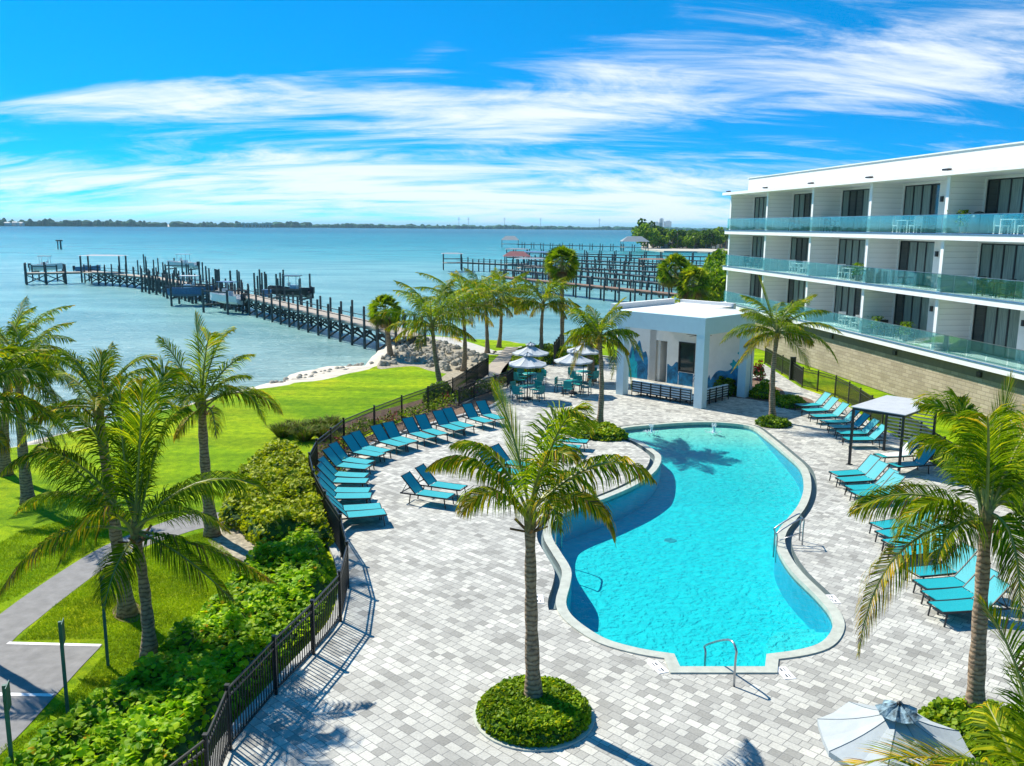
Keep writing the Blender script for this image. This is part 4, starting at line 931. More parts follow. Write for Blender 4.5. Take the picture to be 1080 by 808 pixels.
# ------------------------------------------------------------------ umbrellas, tables
def umbrella(c, rad, zt, ze, label, big=False, rot=.2, group='white patio umbrellas'):
    r = thing('patio_umbrella', label, 'umbrella', (c.x, c.y, 0), rot, group)
    t = MB(); t.tube([(0, 0, 0), (0, 0, zt - .03)], .02, 8); t.build('pole', 'dark', r, local=True)
    t = MB(); t.lathe([(0, .09), (.05, .08), (.24, .05), (.26, .0)], (0, 0, 0), 16); t.build('base', 'dark', r, local=True)
    t = MB(); n = 8; vs = [Vector((0, 0, zt))]; K = 6; sub = 4; seg = n * sub
    for k in range(1, K + 1):
        f = k / K
        for j in range(seg):
            a = 2 * math.pi * j / seg; q = (j % sub) / sub; inner = math.cos(math.pi / n) / math.cos(abs(q - .5) * 2 * math.pi / n) if sub else 1
            rr = rad * f * inner; sag = -.05 * rad * math.sin(math.pi * f) - .05 * (1 - abs(q - .5) * 2) * f
            vs.append(Vector((rr * math.cos(a), rr * math.sin(a), zt - (zt - ze) * f + sag)))
    fs = [(0, 1 + j, 1 + (j + 1) % seg) for j in range(seg)]
    for k in range(K - 1): fs += [(1 + k * seg + j, 1 + (k + 1) * seg + j, 1 + (k + 1) * seg + (j + 1) % seg, 1 + k * seg + (j + 1) % seg) for j in range(seg)]
    t.add(vs, fs)
    # valance
    vb = [vs[1 + (K - 1) * seg + j] for j in range(seg)]; t.add(vb + [v + Vector((0, 0, -.09)) for v in vb], [(j, (j + 1) % seg, seg + (j + 1) % seg, seg + j) for j in range(seg)])
    t.build('canopy', 'canvas2' if big else 'canvas', r, local=True)
    t = MB()
    for q in range(n): t.tube([vs[1 + k * seg + q * sub] + Vector((0, 0, .004)) for k in range(K)], .006, 4)
    t.build('seams', 'greyroof', r, local=True)
    t = MB(); rn = random.Random(3); ring = []
    for k, (q, z) in enumerate([(.04, .10), (.16, .055), (.30, -.03)]):
        for j in range(24): a = 2 * math.pi * j / 24; rr = q * rad / 1.15 * (1 + (.12 if j % 3 == 0 else -.05) * (k > 0)); ring.append(Vector((rr * math.cos(a), rr * math.sin(a), zt + z + (.03 if j % 3 == 0 else 0) - (zt - ze) * .0 * q)))
    t.add(ring, [(k * 24 + j, k * 24 + (j + 1) % 24, (k + 1) * 24 + (j + 1) % 24, (k + 1) * 24 + j) for k in (0, 1) for j in range(24)])
    t.build('vent_cap', 'greycanvas' if big else 'canvas', r, local=True)
    t = MB(); t.lathe([(0, .18), (.035, .15), (.04, .10), (.02, .05), (.02, 0)], (0, 0, zt), 8); t.build('finial', 'dark', r, local=True)
    for k in range(n):
        a = 2 * math.pi * k / n; t = MB(); t.tube([(rad * q * math.cos(a), rad * q * math.sin(a), zt - (zt - ze) * q - .05 * rad * math.sin(math.pi * q) - .035) for q in (0.03, .25, .5, .75, .97)], .010, 5); t.build('rib', 'dark', r, local=True)
    return r
c = atY(948, 744, 12.6)
umbrella(Vector((c.x, c.y, 0)), 1.2, c.z - .1, c.z - .62, 'large white umbrella seen from above at the bottom right', True, .25)
def make_chair():
    r = thing('dining_chair', 'x', 'chair'); w = .5
    t = MB(); t.box((0, 0, .43), (w, .48, .03)); t.build('seat', 'teal', r, local=True)
    t = MB(); t.box((0, .245, .68), (w, .03, .42)); t.build('backrest', 'teal', r, local=True)
    for s in (-1, 1):
        t = MB(); t.bar((s * (w / 2 + .02), -.22, .65), (s * (w / 2 + .02), .26, .65), .05, .03); t.bar((s * (w / 2 + .02), -.2, .43), (s * (w / 2 + .02), -.2, .64), .03); t.build('armrest', 'teal', r, local=True)
        for y in (-.21, .23): t = MB(); t.bar((s * .23, y, .415), (s * .25, y * 1.1, 0), .035); t.build('leg', 'dark', r, local=True)
    return r
CHP = make_chair(); cused = [0]
def table_set(px, py, uw, ulab, tlab, clabs, rot=.4, rad=1.12, grp=1):
    c = at(px, py)
    r = thing('dining_table', tlab, 'table', c, rot, 'round patio dining tables')
    t = MB(); t.lathe([(.0, .74), (.46, .74), (.48, .725), (.46, .71), (0, .71)], (0, 0, 0), 24); t.build('tabletop', 'teal', r, local=True)
    t = MB(); t.tube([(0, 0, .1), (0, 0, .71)], .035, 8); t.build('pedestal', 'dark', r, local=True)
    t = MB(); t.lathe([(.0, .10), (.06, .095), (.27, .095), (.29, .092), (.27, .088)], (0, 0, 0), 20); t.build('foot', 'dark', r, local=True)
    for k in range(4):
        a = rot + k * math.pi / 2 + .5; loc = (c.x + math.cos(a) * .78, c.y + math.sin(a) * .78, 0); rz = a - math.pi / 2
        if cused[0] == 0: cused[0] = 1; CHP.location = loc; CHP.rotation_euler = (0, 0, rz); CHP['label'] = clabs[k]; CHP['group'] = 'teal dining chairs'
        else: dup(CHP, loc, rz, clabs[k], 'teal dining chairs')
    umbrella(Vector((c.x, c.y, 0)), rad, uw[0], uw[1], ulab, False, rot)
def cl(t): return ['teal dining chair %s the %s' % (w, t) for w in ('at the far right of', 'at the far left of', 'at the near left of', 'at the near right of')]
table_set(556, 421, (2.5, 2.02), 'white umbrella in front of the left overlapping pair', 'round teal table under the front left umbrella', cl('front left table'))
table_set(559, 406.5, (2.5, 2.02), 'white umbrella behind the left overlapping pair', 'round teal table under the rear left umbrella', cl('rear left table'), .1)
table_set(604, 415, (2.45, 1.95), 'white umbrella left behind the yellow palm trunk', 'round teal table under the front right umbrella', cl('front right table'), .7)
table_set(615, 404, (2.5, 2.02), 'white umbrella right behind the yellow palm trunk', 'round teal table under the rear right umbrella', cl('rear right table'), .3)

# ------------------------------------------------------------------ sign posts by the car park
for i, (px, py, tz, lab) in enumerate([(114, 702, 2.05, 'farthest green sign post, standing at the head of parking line'), (72, 757, 2.0, 'middle green sign post at the edge of the parking bay'), (16, 838, 2.0, 'nearest green sign post at the lower left corner')]):
    c = at(px, py); r = thing('sign_post', lab, 'sign post', c, R(110), 'green parking sign posts')
    t = MB(); t.box((0, 0, tz / 2), (.06, .06, tz)); t.build('pole', 'signgreen', r, local=True)
    t = MB(); t.box((0, -.045, tz - .22), (.30, .014, .45)); t.build('sign_plate', 'signgreen', r, local=True)
# ------------------------------------------------------------------ cabana
Cc = at(738, 430); ax = Vector((.70, .715, 0)).normalized(); ay = Vector((-ax.y, ax.x, 0))
dl = (at(654, 416) - Cc); WL = 5.4; dr_ = at(787, 419) - Cc; WR = 4.5
WL = dl.length; WR = dr_.length
print('cabana', WL, WR, dl, dr_)
cb = thing('pool_cabana', 'white flat-roofed pool cabana with blue wave mural', 'cabana', Cc, math.atan2(ax.y, ax.x))
def pb(name, m, boxes, par=None, extra=None):
    t = MB()
    for c, d in boxes: t.box(c, d)
    if extra: extra(t)
    return t.build(name, m, par or cb, local=True)
TOP, BOT, cw = 4.85, 3.95, .5
xw = WR + .45
Bw = WL + 1.2      # extent of the wall to the left (local y)
for (x, y) in ((.0, 0), (0, WL), (WR, 0)): pb('column', 'fascia', [((x, y, (BOT + .02) / 2), (cw, cw, BOT + .02 - .0))])
pb('fascia', 'fascia', [((-.0, Bw / 2 - .26, (TOP + BOT) / 2), (cw + .02, Bw, TOP - BOT)), ((WR / 2 + .35, 0, (TOP + BOT) / 2), (WR + .2, cw + .02, TOP - BOT))])
xr = xw + .5
pb('roof', 'white', [((xr / 2 + .12, Bw / 2, TOP - .10), (xr - .3, Bw - .6, .12)), ((xr / 2 + .12, Bw / 2, BOT + .06), (xr - .3, Bw - .6, .08)), ((xr + 1.06, Bw / 2 + 1.3, TOP - .10), (2.1, Bw - 2.8, .12)), ((xr + 1.06, Bw / 2 + 1.3, BOT + .06), (2.1, Bw - 2.8, .08))])
xw = WR + .45
pb('parapet', 'white', [((xw + 2.6, Bw / 2 + 1.3, TOP - .1), (.3, Bw - 2.6, .5)), ((xw + .45, .1 + 1.2, TOP - .2), (.2, 2.6, .4)), ((WR / 2 + 1.1, Bw - .1, TOP + .02), (WR + 1.6, .3, .5))])
# door wall with openings (local y increasing away to the left)
dy0, dy1 = 2.3, 3.5; wy0, wy1 = .9, 1.75
def yat(px, py):                                     # where a sight line through the survey photo meets the door wall
    d = ray(px, py); o = CAM - Cc; a = d.dot(ax); t = (xw - o.dot(ax)) / a; p = o + d * t; return p.dot(ay), p.z + 0
for q in ((685, 358), (704, 358), (697, 399), (717, 362), (732, 362), (717, 392), (745, 400), (787, 360), (660, 400)): print('wall', q, yat(*q))
dy1, dz = yat(685.5, 358); dy0, _ = yat(704, 358); wy1, wzt = yat(717, 361); wy0, _ = yat(733, 361); _, wzb = yat(717, 391)
dz = max(2.3, min(dz, 3.4)); H = BOT
t = .2
WX = Bw + 2.2
walls = [((xw + .1, (Bw + WX) / 2, H / 2), (t, WX - Bw, H)), ((xw + .1, (-.2 + wy0) / 2, H / 2), (t, wy0 + .2, H)), ((xw + .1, (wy1 + dy0) / 2, H / 2), (t, dy0 - wy1, H)), ((xw + .1, (dy1 + Bw) / 2, H / 2), (t, Bw - dy1, H)),
         ((xw + .1, (dy0 + dy1) / 2, (dz + H) / 2), (t, dy1 - dy0, H - dz)), ((xw + .1, (wy0 + wy1) / 2, wzb / 2), (t, wy1 - wy0, wzb)), ((xw + .1, (wy0 + wy1) / 2, (wzt + H) / 2), (t, wy1 - wy0, H - wzt)),
         ((xw + 1.3, Bw - .1, H / 2), (2.2, t, H)), ((xw + 1.3, 2.7, H / 2), (2.2, t, H)), ((xw + 2.5, Bw / 2 + 1.3, H / 2), (t, Bw - 2.6, H))]
pb('wall', 'white', walls)
dm = (dy0 + dy1) / 2
pb('door', 'dark', [((xw + 1.35, dm - .1, 1.1), (.05, 1.0, 2.2))])
pb('entry_recess', 'white', [((xw + 1.4, dm, dz / 2), (.04, dy1 - dy0 + .3, dz)), ((xw + .8, dy1 + .06, dz / 2), (1.1, .08, dz)), ((xw + .8, dy0 - .06, dz / 2), (1.1, .08, dz))])
wf = pb('window', 'dark', [((xw + .03, (wy0 + wy1) / 2, wzt), (.12, wy1 - wy0 + .1, .09)), ((xw + .03, (wy0 + wy1) / 2, wzb), (.12, wy1 - wy0 + .1, .09)), ((xw + .03, wy0, (wzt + wzb) / 2), (.12, .09, wzt - wzb - .1)), ((xw + .03, wy1, (wzt + wzb) / 2), (.12, .09, wzt - wzb - .1))])
pb('pane', 'glassdark', [((xw + .06, (wy0 + wy1) / 2, (wzt + wzb) / 2), (.03, wy1 - wy0 - .09, wzt - wzb - .09))], wf)
# painted wave mural on the wall face, 3 mm proud
def wave(pts, m, dx, name='mural'):
    tt = MB(); loops = [[Vector((p[0], p[1], 0)) for p in pts]]; tr = tessellate_polygon(loops)
    tt.add([(xw - .003 - dx, p[0], p[1]) for p in pts], tr); tt.build(name, m, cb, local=True)
def blob(y0, y1, f, n=40): return [(y0, .02)] + [(y0 + (y1 - y0) * k / n, max(.05, f(k / n))) for k in range(n + 1)] + [(y1, .02)]
s_ = math.sin
wave(blob(dy1 + .08, WX - .1, lambda u: 1.25 + 1.0 * s_(u * 3.0) + .22 * s_(u * 17)), 'mural1', 0)
wave(blob(dy1 + .9, WX - .1, lambda u: .7 + .9 * s_(u * 3.0) + .2 * s_(u * 14 + 1)), 'mural2', .003)
wave(blob(wy1 + .02, dy0 - .06, lambda u: 1.35 - .25 * u + .1 * s_(u * 8)), 'mural1', 0)
wave(blob(wy0 + .02, wy1 - .02, lambda u: min(wzb - .08, 1.1 + .1 * s_(u * 6))), 'mural1', 0)
wave(blob(-.15, wy0 - .08, lambda u: .25 + 2.9 * max(0, (1 - u) - .25) ** .8 + .25 * s_(u * 13) + (.5 if u > .72 else 0)), 'mural1', 0)
for (cy, cz, r_) in ((wy0 - .5, 1.9, .20), (wy0 - .32, 1.55, .14), (.5, 2.4, .2), (.9, 1.7, .25), (.3, 1.6, .22)):
    wave([(cy + r_ * (1 + .25 * math.cos(5 * a)) * math.cos(a), cz + r_ * (1 + .25 * math.cos(5 * a)) * math.sin(a)) for a in [k * 6.2832 / 30 for k in range(30)]], 'mural1' if cz > 1.8 and cy > .6 else 'mural2', .006)
for (cy, r_) in ((dy1 + .55, .5), (wy1 + .35, .45), (wy0 - .25, .35)):
    for q in (1, .72, .45):
        pts = []
        for k in range(25): a = math.pi * k / 24; pts.append((cy + r_ * q * math.cos(a), .3 + 1.5 * r_ * q * math.sin(a)))
        for k in range(25): a = math.pi * (24 - k) / 24; pts.append((cy + (r_ * q - .03) * math.cos(a), .3 + 1.5 * (r_ * q - .03) * math.sin(a)))
        wave(pts, 'mural3', .009)
# ceiling fan
fm = Vector((WR * .55, WL * .35, 0)); fanr = thing('ceiling_fan', 'dark ceiling fan hanging under the cabana roof', 'ceiling fan', Cc + ax * fm.x + ay * fm.y + Vector((0, 0, BOT)))
t = MB(); t.tube([(0, 0, 0), (0, 0, -.35)], .02); t.lathe([(0, -.33), (.12, -.35), (.12, -.45), (0, -.48)]); t.build('motor', 'dark', fanr, local=True)
for k in range(5): a = k * 1.2566; t = MB(); t.box((math.cos(a) * .42, math.sin(a) * .42, -.42), (.62, .14, .012), a); t.build('blade', 'dark', fanr, local=True)
# sofas with slatted backs
def sofa(lx, ly, rot, n, label):
    p = Cc + ax * lx + ay * ly; r = thing('slat_back_bench', label, 'bench', p, math.atan2(ax.y, ax.x) + rot, 'benches under the cabana'); w = .66 * n
    for s in range(n):
        t = MB(); x = -w / 2 + .33 + .66 * s
        for z in (.36, .5, .64, .78): t.box((x, .33, z), (.6, .02, .05))
        for q in (-.315, .315): t.box((x + q, .33, .42), (.03, .04, .84))
        t.box((x, .0, .22), (.64, .64, .05)); t.build('seat_frame', 'dark', r, local=True)
        t = MB(); t.box((x, -.0, .33), (.60, .58, .16)); t.box((x, .22, .62), (.60, .16, .46)); t.build('cushion', 'cushion', r, local=True)
        for q in (-.3, .3): t = MB(); t.box((x + q, -.28, .1), (.04, .04, .2)); t.build('leg', 'dark', r, local=True)
sofa(.55, WL * .52, math.pi / 2, 6, 'long slatted bench with pale cushions on the left cabana side')
sofa(WR * .42, .5, math.pi, 4, 'slatted bench with pale cushions on the right cabana side')
sofa(WR * .7, WL * .35, 0, 1, 'single slatted armchair beneath the cabana window')

# ------------------------------------------------------------------ condominium
u = Vector((-.133, .991, 0)).normalized(); O = Vector((18.67, 75.8, 0))
bd = thing('condominium_building', 'white three-storey condominium with glass balconies over a block base', 'building', O, math.atan2(-u.y, -u.x))
BAY = 7.47; NB = 8; LEN = BAY * NB; DB = 1.9; DEP = 16
Z1, Z2, Z3, ZE = 3.16, 6.27, 9.32, 12.25
def bb(name, m, boxes, par=None):
    t = MB()
    for c, d in boxes: t.box(c, d)
    return t.build(name, m, par or bd, local=True)
def bx(x0, x1, y0, y1, z0, z1): return ((x0 + x1) / 2, (y0 + y1) / 2, (z0 + z1) / 2), (x1 - x0, y1 - y0, z1 - z0)
bb('base_wall', 'brick', [bx(.1, LEN, .12, DEP, 0, 2.28)])
bb('base_band', 'brown', [bx(.08, LEN, .09, DEP - .02, 2.28, Z1 - .33)])
for z in (Z1, Z2, Z3):
    bb('balcony_slab', 'trim', [bx(-.38, LEN, -.38, DB, z - .33, z)])
    bb('slab_edge', 'boatblue', [bx(-.37, LEN, -.42, -.384, z - .04, z + .03)])
bb('eave', 'trim', [bx(-.4, LEN, -.75, DB, ZE, ZE + .22)])
bb('roof_parapet', 'white', [bx(4.2, LEN, -.35, -.1, ZE + .22, ZE + 1.18), bx(4.2, 4.45, -.1, DEP, ZE + .22, ZE + 1.18), bx(-.6, 4.2, DB + .3, DEP, ZE + .22, ZE + .4), bx(4.45, LEN, -.1, DEP, ZE + .5, ZE + .6)])
bb('roof_flashing', 'trim', [bx(4.12, LEN, -.42, -.02, ZE + 1.18, ZE + 1.24)])
bb('end_wall', 'siding', [bx(.0, .2, DB + .2, DEP, Z1, ZE)])
rnd = random.Random(4)
for zi, (z, zt) in enumerate(((Z1, Z2 - .33), (Z2, Z3 - .33), (Z3, ZE))):
    for k in range(NB + 1):
        x = k * BAY; bb('partition_wall', 'siding', [bx(x - .1, x + .1, .0, DB + .02, z, zt)])
        bb('partition_cap', 'trim', [bx(x - .13, x + .13, -.10, -.002, z, zt)])
    for k in range(NB):
        x = k * BAY; x0 = x + .1; x1 = x + BAY - .1; dA = x + .22; dB = dA + 3.5; eA = dB + .75; eB = x1 - .25; dt = zt - .14
        bb('rear_wall', 'white', [bx(x0, dA, DB, DB + .2, z, zt), bx(dB, eA, DB, DB + .2, z, zt), bx(eB, x1, DB, DB + .2, z, zt), bx(dA, dB, DB, DB + .2, dt, zt), bx(eA, eB, DB, DB + .2, dt, zt)])
        for (a, c_, n) in ((dA, dB, 4), (eA, eB, 3)):
            wd = (c_ - a) / n; fr = [bx(a, c_, DB + .06, DB + .16, dt - .07, dt), bx(a, c_, DB + .06, DB + .16, z, z + .06)] + [bx(a + wd * q - .045, a + wd * q + .045, DB + .05, DB + .15, z + .06, dt - .07) for q in range(n + 1)]
            f = bb('sliding_door', 'dark', fr)
            dark = rnd.choice([{0}, {1, 2}, set(), {n - 1}, {2}])
            cur = [bx(a + wd * q + .045, a + wd * (q + 1) - .045, DB + .09, DB + .12, z + .06, dt - .07) for q in range(n) if q not in dark]
            drk = [bx(a + wd * q + .045, a + wd * (q + 1) - .045, DB + .09, DB + .12, z + .06, dt - .07) for q in range(n) if q in dark]
            for q_ in cur: bb('curtained_pane', 'curtain', [q_], f)
            for q_ in drk: bb('dark_pane', 'glassdark', [q_], f)
        lm = (dB + eA) / 2; bb('wall_lamp', 'lamp', [bx(lm - .07, lm + .07, DB - .14, DB, z + 1.75, z + 2.05)])
        n = 5; wd = (BAY) / n
        r_ = bb('glass_railing', 'railglass', [bx(x + wd * q + .02, x + wd * (q + 1) - .02, -.25, -.235, z + .06, z + .96) for q in range(n)])
        bb('top_rail', 'steel', [bx(x, x + BAY, -.26, -.225, z + .96, z + .985)], r_)
        if zi == 2: bb('eave_lamp', 'lamp', [bx(x + .1, x + .6, -.62, -.40, ZE + .26, ZE + .36)])
        if zi == 0: bb('base_lamp', 'lamp', [bx(x + 3.6, x + 3.9, -.03, .088, 2.35, 2.6)])
    # balcony end railing at the far end
    bb('end_railing', 'railglass', [bx(-.30, -.285, -.2, DB - .1, z + .06, z + .96)])
# downpipe
# balcony furniture
def onb(x, y, z): return wm(bd) @ Vector((x, y, z))
ROT = bd.rotation_euler.z
def bchair(m):
    r = thing('balcony_chair', 'x', 'chair')
    t = MB(); t.box((0, 0, .42), (.5, .5, .05)); t.build('seat', m, r, local=True)
    t = MB(); t.box((0, .24, .7), (.5, .04, .5)); t.build('backrest', m, r, local=True)
    for a in (-.22, .22):
        for c_ in (-.22, .22): t = MB(); t.box((a, c_, .2), (.04, .04, .395)); t.build('leg', m, r, local=True)
    return r
def btable(m, label, p):
    r = thing('balcony_table', label, 'table', p, ROT, 'balcony tables')
    t = MB(); t.box((0, 0, .72), (1.1, .7, .04)); t.build('tabletop', m, r, local=True)
    for a in (-.5, .5):
        for c_ in (-.3, .3): t = MB(); t.box((a, c_, .35), (.05, .05, .70)); t.build('leg', m, r, local=True)
W_, D_ = bchair('trim'), bchair('dark')
def bset(bay, zi, m, lab, dx=2.4, first=False):
    z = (Z1, Z2, Z3)[zi]; x = bay * BAY + dx; src = W_ if m == 'trim' else D_; col = 'white' if m == 'trim' else 'dark'
    btable(m, '%s table on %s' % (col, lab), onb(x, .8, z))
    for i, (a, rz, w_) in enumerate(((-.85, math.pi / 2, 'left of'), (.85, -math.pi / 2, 'right of'))):
        p = onb(x + a, .8, z); l = '%s chair %s the table on %s' % (col, w_, lab)
        if 'used' not in src: src['used'] = 1; src.location = p; src.rotation_euler = (0, 0, ROT + rz); src['label'] = l; src['group'] = 'balcony chairs'
        else: dup(src, p, ROT + rz, l, 'balcony chairs')
bset(3, 1, 'trim', 'the middle floor balcony, third from left', -3.4)
bset(4, 2, 'trim', 'the top floor balcony at the right edge', 4.0)
bset(3, 0, 'dark', 'the lowest balcony with green plants', 2.2)
bset(2, 2, 'dark', 'the top floor balcony, third from left', 1.6)
bset(4, 1, 'dark', 'the middle floor balcony near the right edge', 3.2)
bset(1, 2, 'dark', 'the top floor balcony, second from left', 3.6)
bset(0, 1, 'dark', 'the middle floor balcony at the far left end', 3.0)
bset(1, 1, 'trim', 'the middle floor balcony, second from left', 4.2)
bset(3, 2, 'trim', 'the top floor balcony, fourth from left', 2.6)
bset(2, 0, 'trim', 'the lowest balcony above cabana palm', 4.6)
def bplant(bay, dx, zi, label, h=.9, dy=.5):
    p = onb(bay * BAY + dx, dy, (Z1, Z2, Z3)[zi]); r = thing('potted_plant', label, 'potted plant', p, 0, 'potted plants on the balconies')
    t = MB(); t.lathe([(0, .02), (.14, .02), (.19, .36), (.16, .36), (0, .33)], (0, 0, 0), 12); t.build('pot', 'terracotta', r, local=True)
    t = MB(); rn = random.Random(bay * 7 + zi)
    for k in range(170):
        v = Vector((rn.gauss(0, .18), rn.gauss(0, .18), .4 + rn.random() * h * .8)); leafq(t, v, rn.uniform(.12, .24), rn, 0, 1.0)
    t.build('foliage', 'bedleaf', r, local=True)
bplant(4, .6, 2, 'green potted plant on the top balcony beside the partition', 1.0)
bplant(3, 3.9, 0, 'potted plant behind the lowest balcony rail, right one')
bplant(3, .8, 0, 'potted plant behind the lowest balcony rail, left one')
bplant(2, 5.6, 1, 'small potted plant on the middle balcony by white chairs')
# covered grill on top balcony
p = onb(4 * BAY + 1.4, .8, Z3); r = thing('covered_grill', 'dark covered grill on the top floor balcony', 'grill', p, ROT)
t = MB(); t.lathe([(.0, 1.15), (.2, 1.1), (.42, .85), (.45, .4), (.48, .02)], (0, 0, 0), 14); t.build('cover', 'boatdark', r, smooth=True, local=True)
t = MB(); t.box((0, .0, .95), (1.2, .3, .06)); t.build('side_shelf', 'boatdark', r, local=True)

# ------------------------------------------------------------------ piers
DZ = .75
def pier(label, line, w=2.0, step=3.4, pile_top=1.3, m='wood', pr=.14, cross=False, rail=False, group='timber piers over the lagoon', maxp=98, dz=DZ, roofs=()):
    root = thing('timber_pier', label, 'pier', (line[0].x, line[0].y, WZ), 0, group)
    for i in range(len(line) - 1):
        a, c = line[i], line[i + 1]; L = (c - a).length; d = (c - a).normalized(); nr = Vector((-d.y, d.x, 0)); t = MB()
        t.bar(Vector((a.x, a.y, dz)), Vector((c.x, c.y, dz)), w, .10)
        for q in (-1, 1): t.bar(Vector((a.x, a.y, dz - .15)) + nr * q * (w / 2 - .15), Vector((c.x, c.y, dz - .15)) + nr * q * (w / 2 - .15), .08, .2)
        t.build('deck', m, root)
        if rail:
            t = MB()
            for z in (.5, .95):
                t.bar(Vector((a.x, a.y, dz + z)) + nr * (w / 2 - .02), Vector((c.x, c.y, dz + z)) + nr * (w / 2 - .02), .04, .07)
            t.build('handrail', 'pile', root)
        n = int(L / step)
        for k in range(n + 1):
            p = a + d * (k * step); ps = []
            for q in (-1, 1):
                o = p + nr * q * (w / 2 + .12); t = MB(); h = pile_top * rnd.uniform(.8, 1.15); t.tube([(o.x, o.y, -3), (o.x, o.y, dz + h)], [pr, pr * .85], 7); t.build('pile', 'pile', root, smooth=False); ps.append(o)
            if cross:
                t = MB(); t.bar(Vector((ps[0].x, ps[0].y, dz - .3)), Vector((ps[1].x, ps[1].y, WZ + .2)), .06, .16); t.bar(Vector((ps[1].x, ps[1].y, dz - .3)), Vector((ps[0].x, ps[0].y, WZ + .2)), .06, .16)
                if k < n:
                    o2 = ps[0] + d * step; o1 = ps[0]
                    t.bar(Vector((o1.x, o1.y, dz - .3)), Vector((o2.x, o2.y, WZ + .25)), .07, .16); t.bar(Vector((o2.x, o2.y, dz - .3)), Vector((o1.x, o1.y, WZ + .25)), .07, .16)
                t.build('cross_brace', 'pile', root)
    return root
rnd = random.Random(14)
mp = [at(433, 355, DZ), at(412, 347, DZ), at(350, 332, DZ), at(300, 320, DZ), at(243, 308, DZ), at(166, 293, DZ), at(92, 286, DZ)]
pier('long timber pier leading from the rocks to the left', mp[:2] + [mp[4], mp[5], mp[6]], 2.2, 2.7, 1.45, 'wood', .13, True, True)
hd = [at(27, 288, DZ), at(85, 287, DZ)]
pier('separate pier head with boat house at the far left', hd, 2.4, 3.0, 1.6, 'wood', .18, True)
pier('brown timber dock nearest the cabana roof', [at(731, 312, DZ), at(520, 291, DZ)], 1.9, 3.4, 1.1, 'wood2', .15)
pier('timber dock just behind the nearest brown one', [at(757, 304, DZ), at(530, 284, DZ)], 1.6, 3.6, 1.1, 'pile', .15)
pier('timber dock ending in an open gazebo', [at(762, 290, DZ), at(484, 276.5, DZ)], 1.8, 3.6, 1.1, 'pile', .16, False, True)
pier('timber dock carrying the red roofed shelter', [at(765, 281, DZ), at(536, 271, DZ)], 1.8, 4.2, 1.1, 'pile', .18, False, True)
pier('timber dock with a dark roofed boat shelter', [at(765, 271, DZ), at(536, 266, DZ)], 1.8, 5.0, 1.2, 'pile', .2, False, True)
pier('narrow dark dock second behind the nearest brown one', [at(745, 297, DZ), at(545, 279.5, DZ)], 1.2, 4.0, 1.0, 'pile', .15)
pier('narrow dark dock just beyond the gazebo dock', [at(765, 285.5, DZ), at(560, 274.5, DZ)], 1.2, 4.6, 1.0, 'pile', .17)
pier('narrow dark dock just before the peninsula shore', [at(765, 276, DZ), at(575, 268, DZ)], 1.2, 5.5, 1.0, 'pile', .19)
pier('farthest timber dock with a hut at its end', [at(668, 260.5, DZ), at(546, 257.5, DZ)], 2.0, 5.5, 1.1, 'pile', .2)
# row of free mooring piles between the docks
for i, (x0, y0, x1, y1, n, lab) in enumerate([(560, 300, 700, 314, 14, 'nearest'), (600, 283, 740, 296, 14, 'second'), (620, 273, 750, 280, 12, 'third')]):
    r = None
    for k in range(n):
        f = k / (n - 1); p = at(x0 + (x1 - x0) * f, y0 + (y1 - y0) * f, WZ) + Vector((rnd.uniform(-1, 1), rnd.uniform(-2, 2), 0))
        t = MB(); t.tube([(p.x, p.y, -3), (p.x, p.y, 1.0 + rnd.uniform(-.4, .6))], [.15, .12], 7)
        tag(t.build('mooring_pile', 'pile', origin=(p.x, p.y, WZ)), 'dark mooring pile of the %s row between the docks' % lab, 'mooring pile', '%s row of mooring piles' % lab)
def shelter(label, c, w, d, h, roof, hip=True, rz=0, cat='boat shelter', name='dock_shelter', rail=False):
    r = thing(name, label, cat, (c.x, c.y, DZ), rz, 'roofed shelters on the docks')
    for x in (-w / 2, w / 2):
        for y in (-d / 2, d / 2): t = MB(); t.box((x, y, h / 2 - .8), (.22, .22, h + 1.6)); t.build('post', 'pile', r, local=True)
    t = MB(); o = .5; b4 = [(-w / 2 - o, -d / 2 - o, h), (w / 2 + o, -d / 2 - o, h), (w / 2 + o, d / 2 + o, h), (-w / 2 - o, d / 2 + o, h)]; rr = h + min(w, d) * (.28 if hip else .06)
    rg = [(-w * .28, 0, rr), (w * .28, 0, rr)]; t.add(b4 + rg, [(0, 1, 5, 4), (1, 2, 5), (2, 3, 4, 5), (3, 0, 4), (3, 2, 1, 0)]); t.build('roof', roof, r, local=True)
    t = MB(); t.box((0, 0, .05), (w + .3, d + .3, .12)); t.build('platform', 'wood', r, local=True)
    if rail:
        t = MB(); [t.box((0, s * d / 2, 1.0), (w, .08, .1)) for s in (-1, 1)]; [t.box((s * w / 2, 0, 1.0), (.08, d, .1)) for s in (-1, 1)]; t.build('railing', 'pile', r, local=True)
    return r
shelter('open gazebo at the tip of the long right dock', at(477, 277.5, DZ), 4.2, 4, 2.2, 'greyroof', False, .1, 'gazebo', 'dock_gazebo', True)
shelter('red metal roofed boat shelter on the docks', at(545, 279, DZ), 5.5, 4, 1.9, 'redroof')
shelter('grey roofed hut at the end of farthest dock', at(538, 257.5, DZ), 8, 7, 2.0, 'greyroof')
shelter('dark flat-roofed boat shelter amid the docks', at(545, 270, DZ), 6, 4, 2.0, 'greyroof', False)
shelter('grey roofed boat lift shelter right of the red roof', at(565, 272, DZ), 7, 5, 1.6, 'boatblue', False)
shelter('pale roofed boat house before the palm peninsula', at(669, 261, DZ), 11, 8, 2.6, 'greyroof')
shelter('low dark shelter over a boat in mid docks', at(560, 283, DZ), 6, 4, 2.0, 'greyroof', False)
shelter('weathered shelter on the dock beneath the palms peninsula', at(690, 281, DZ), 6, 4, 1.6, 'wood2', False)
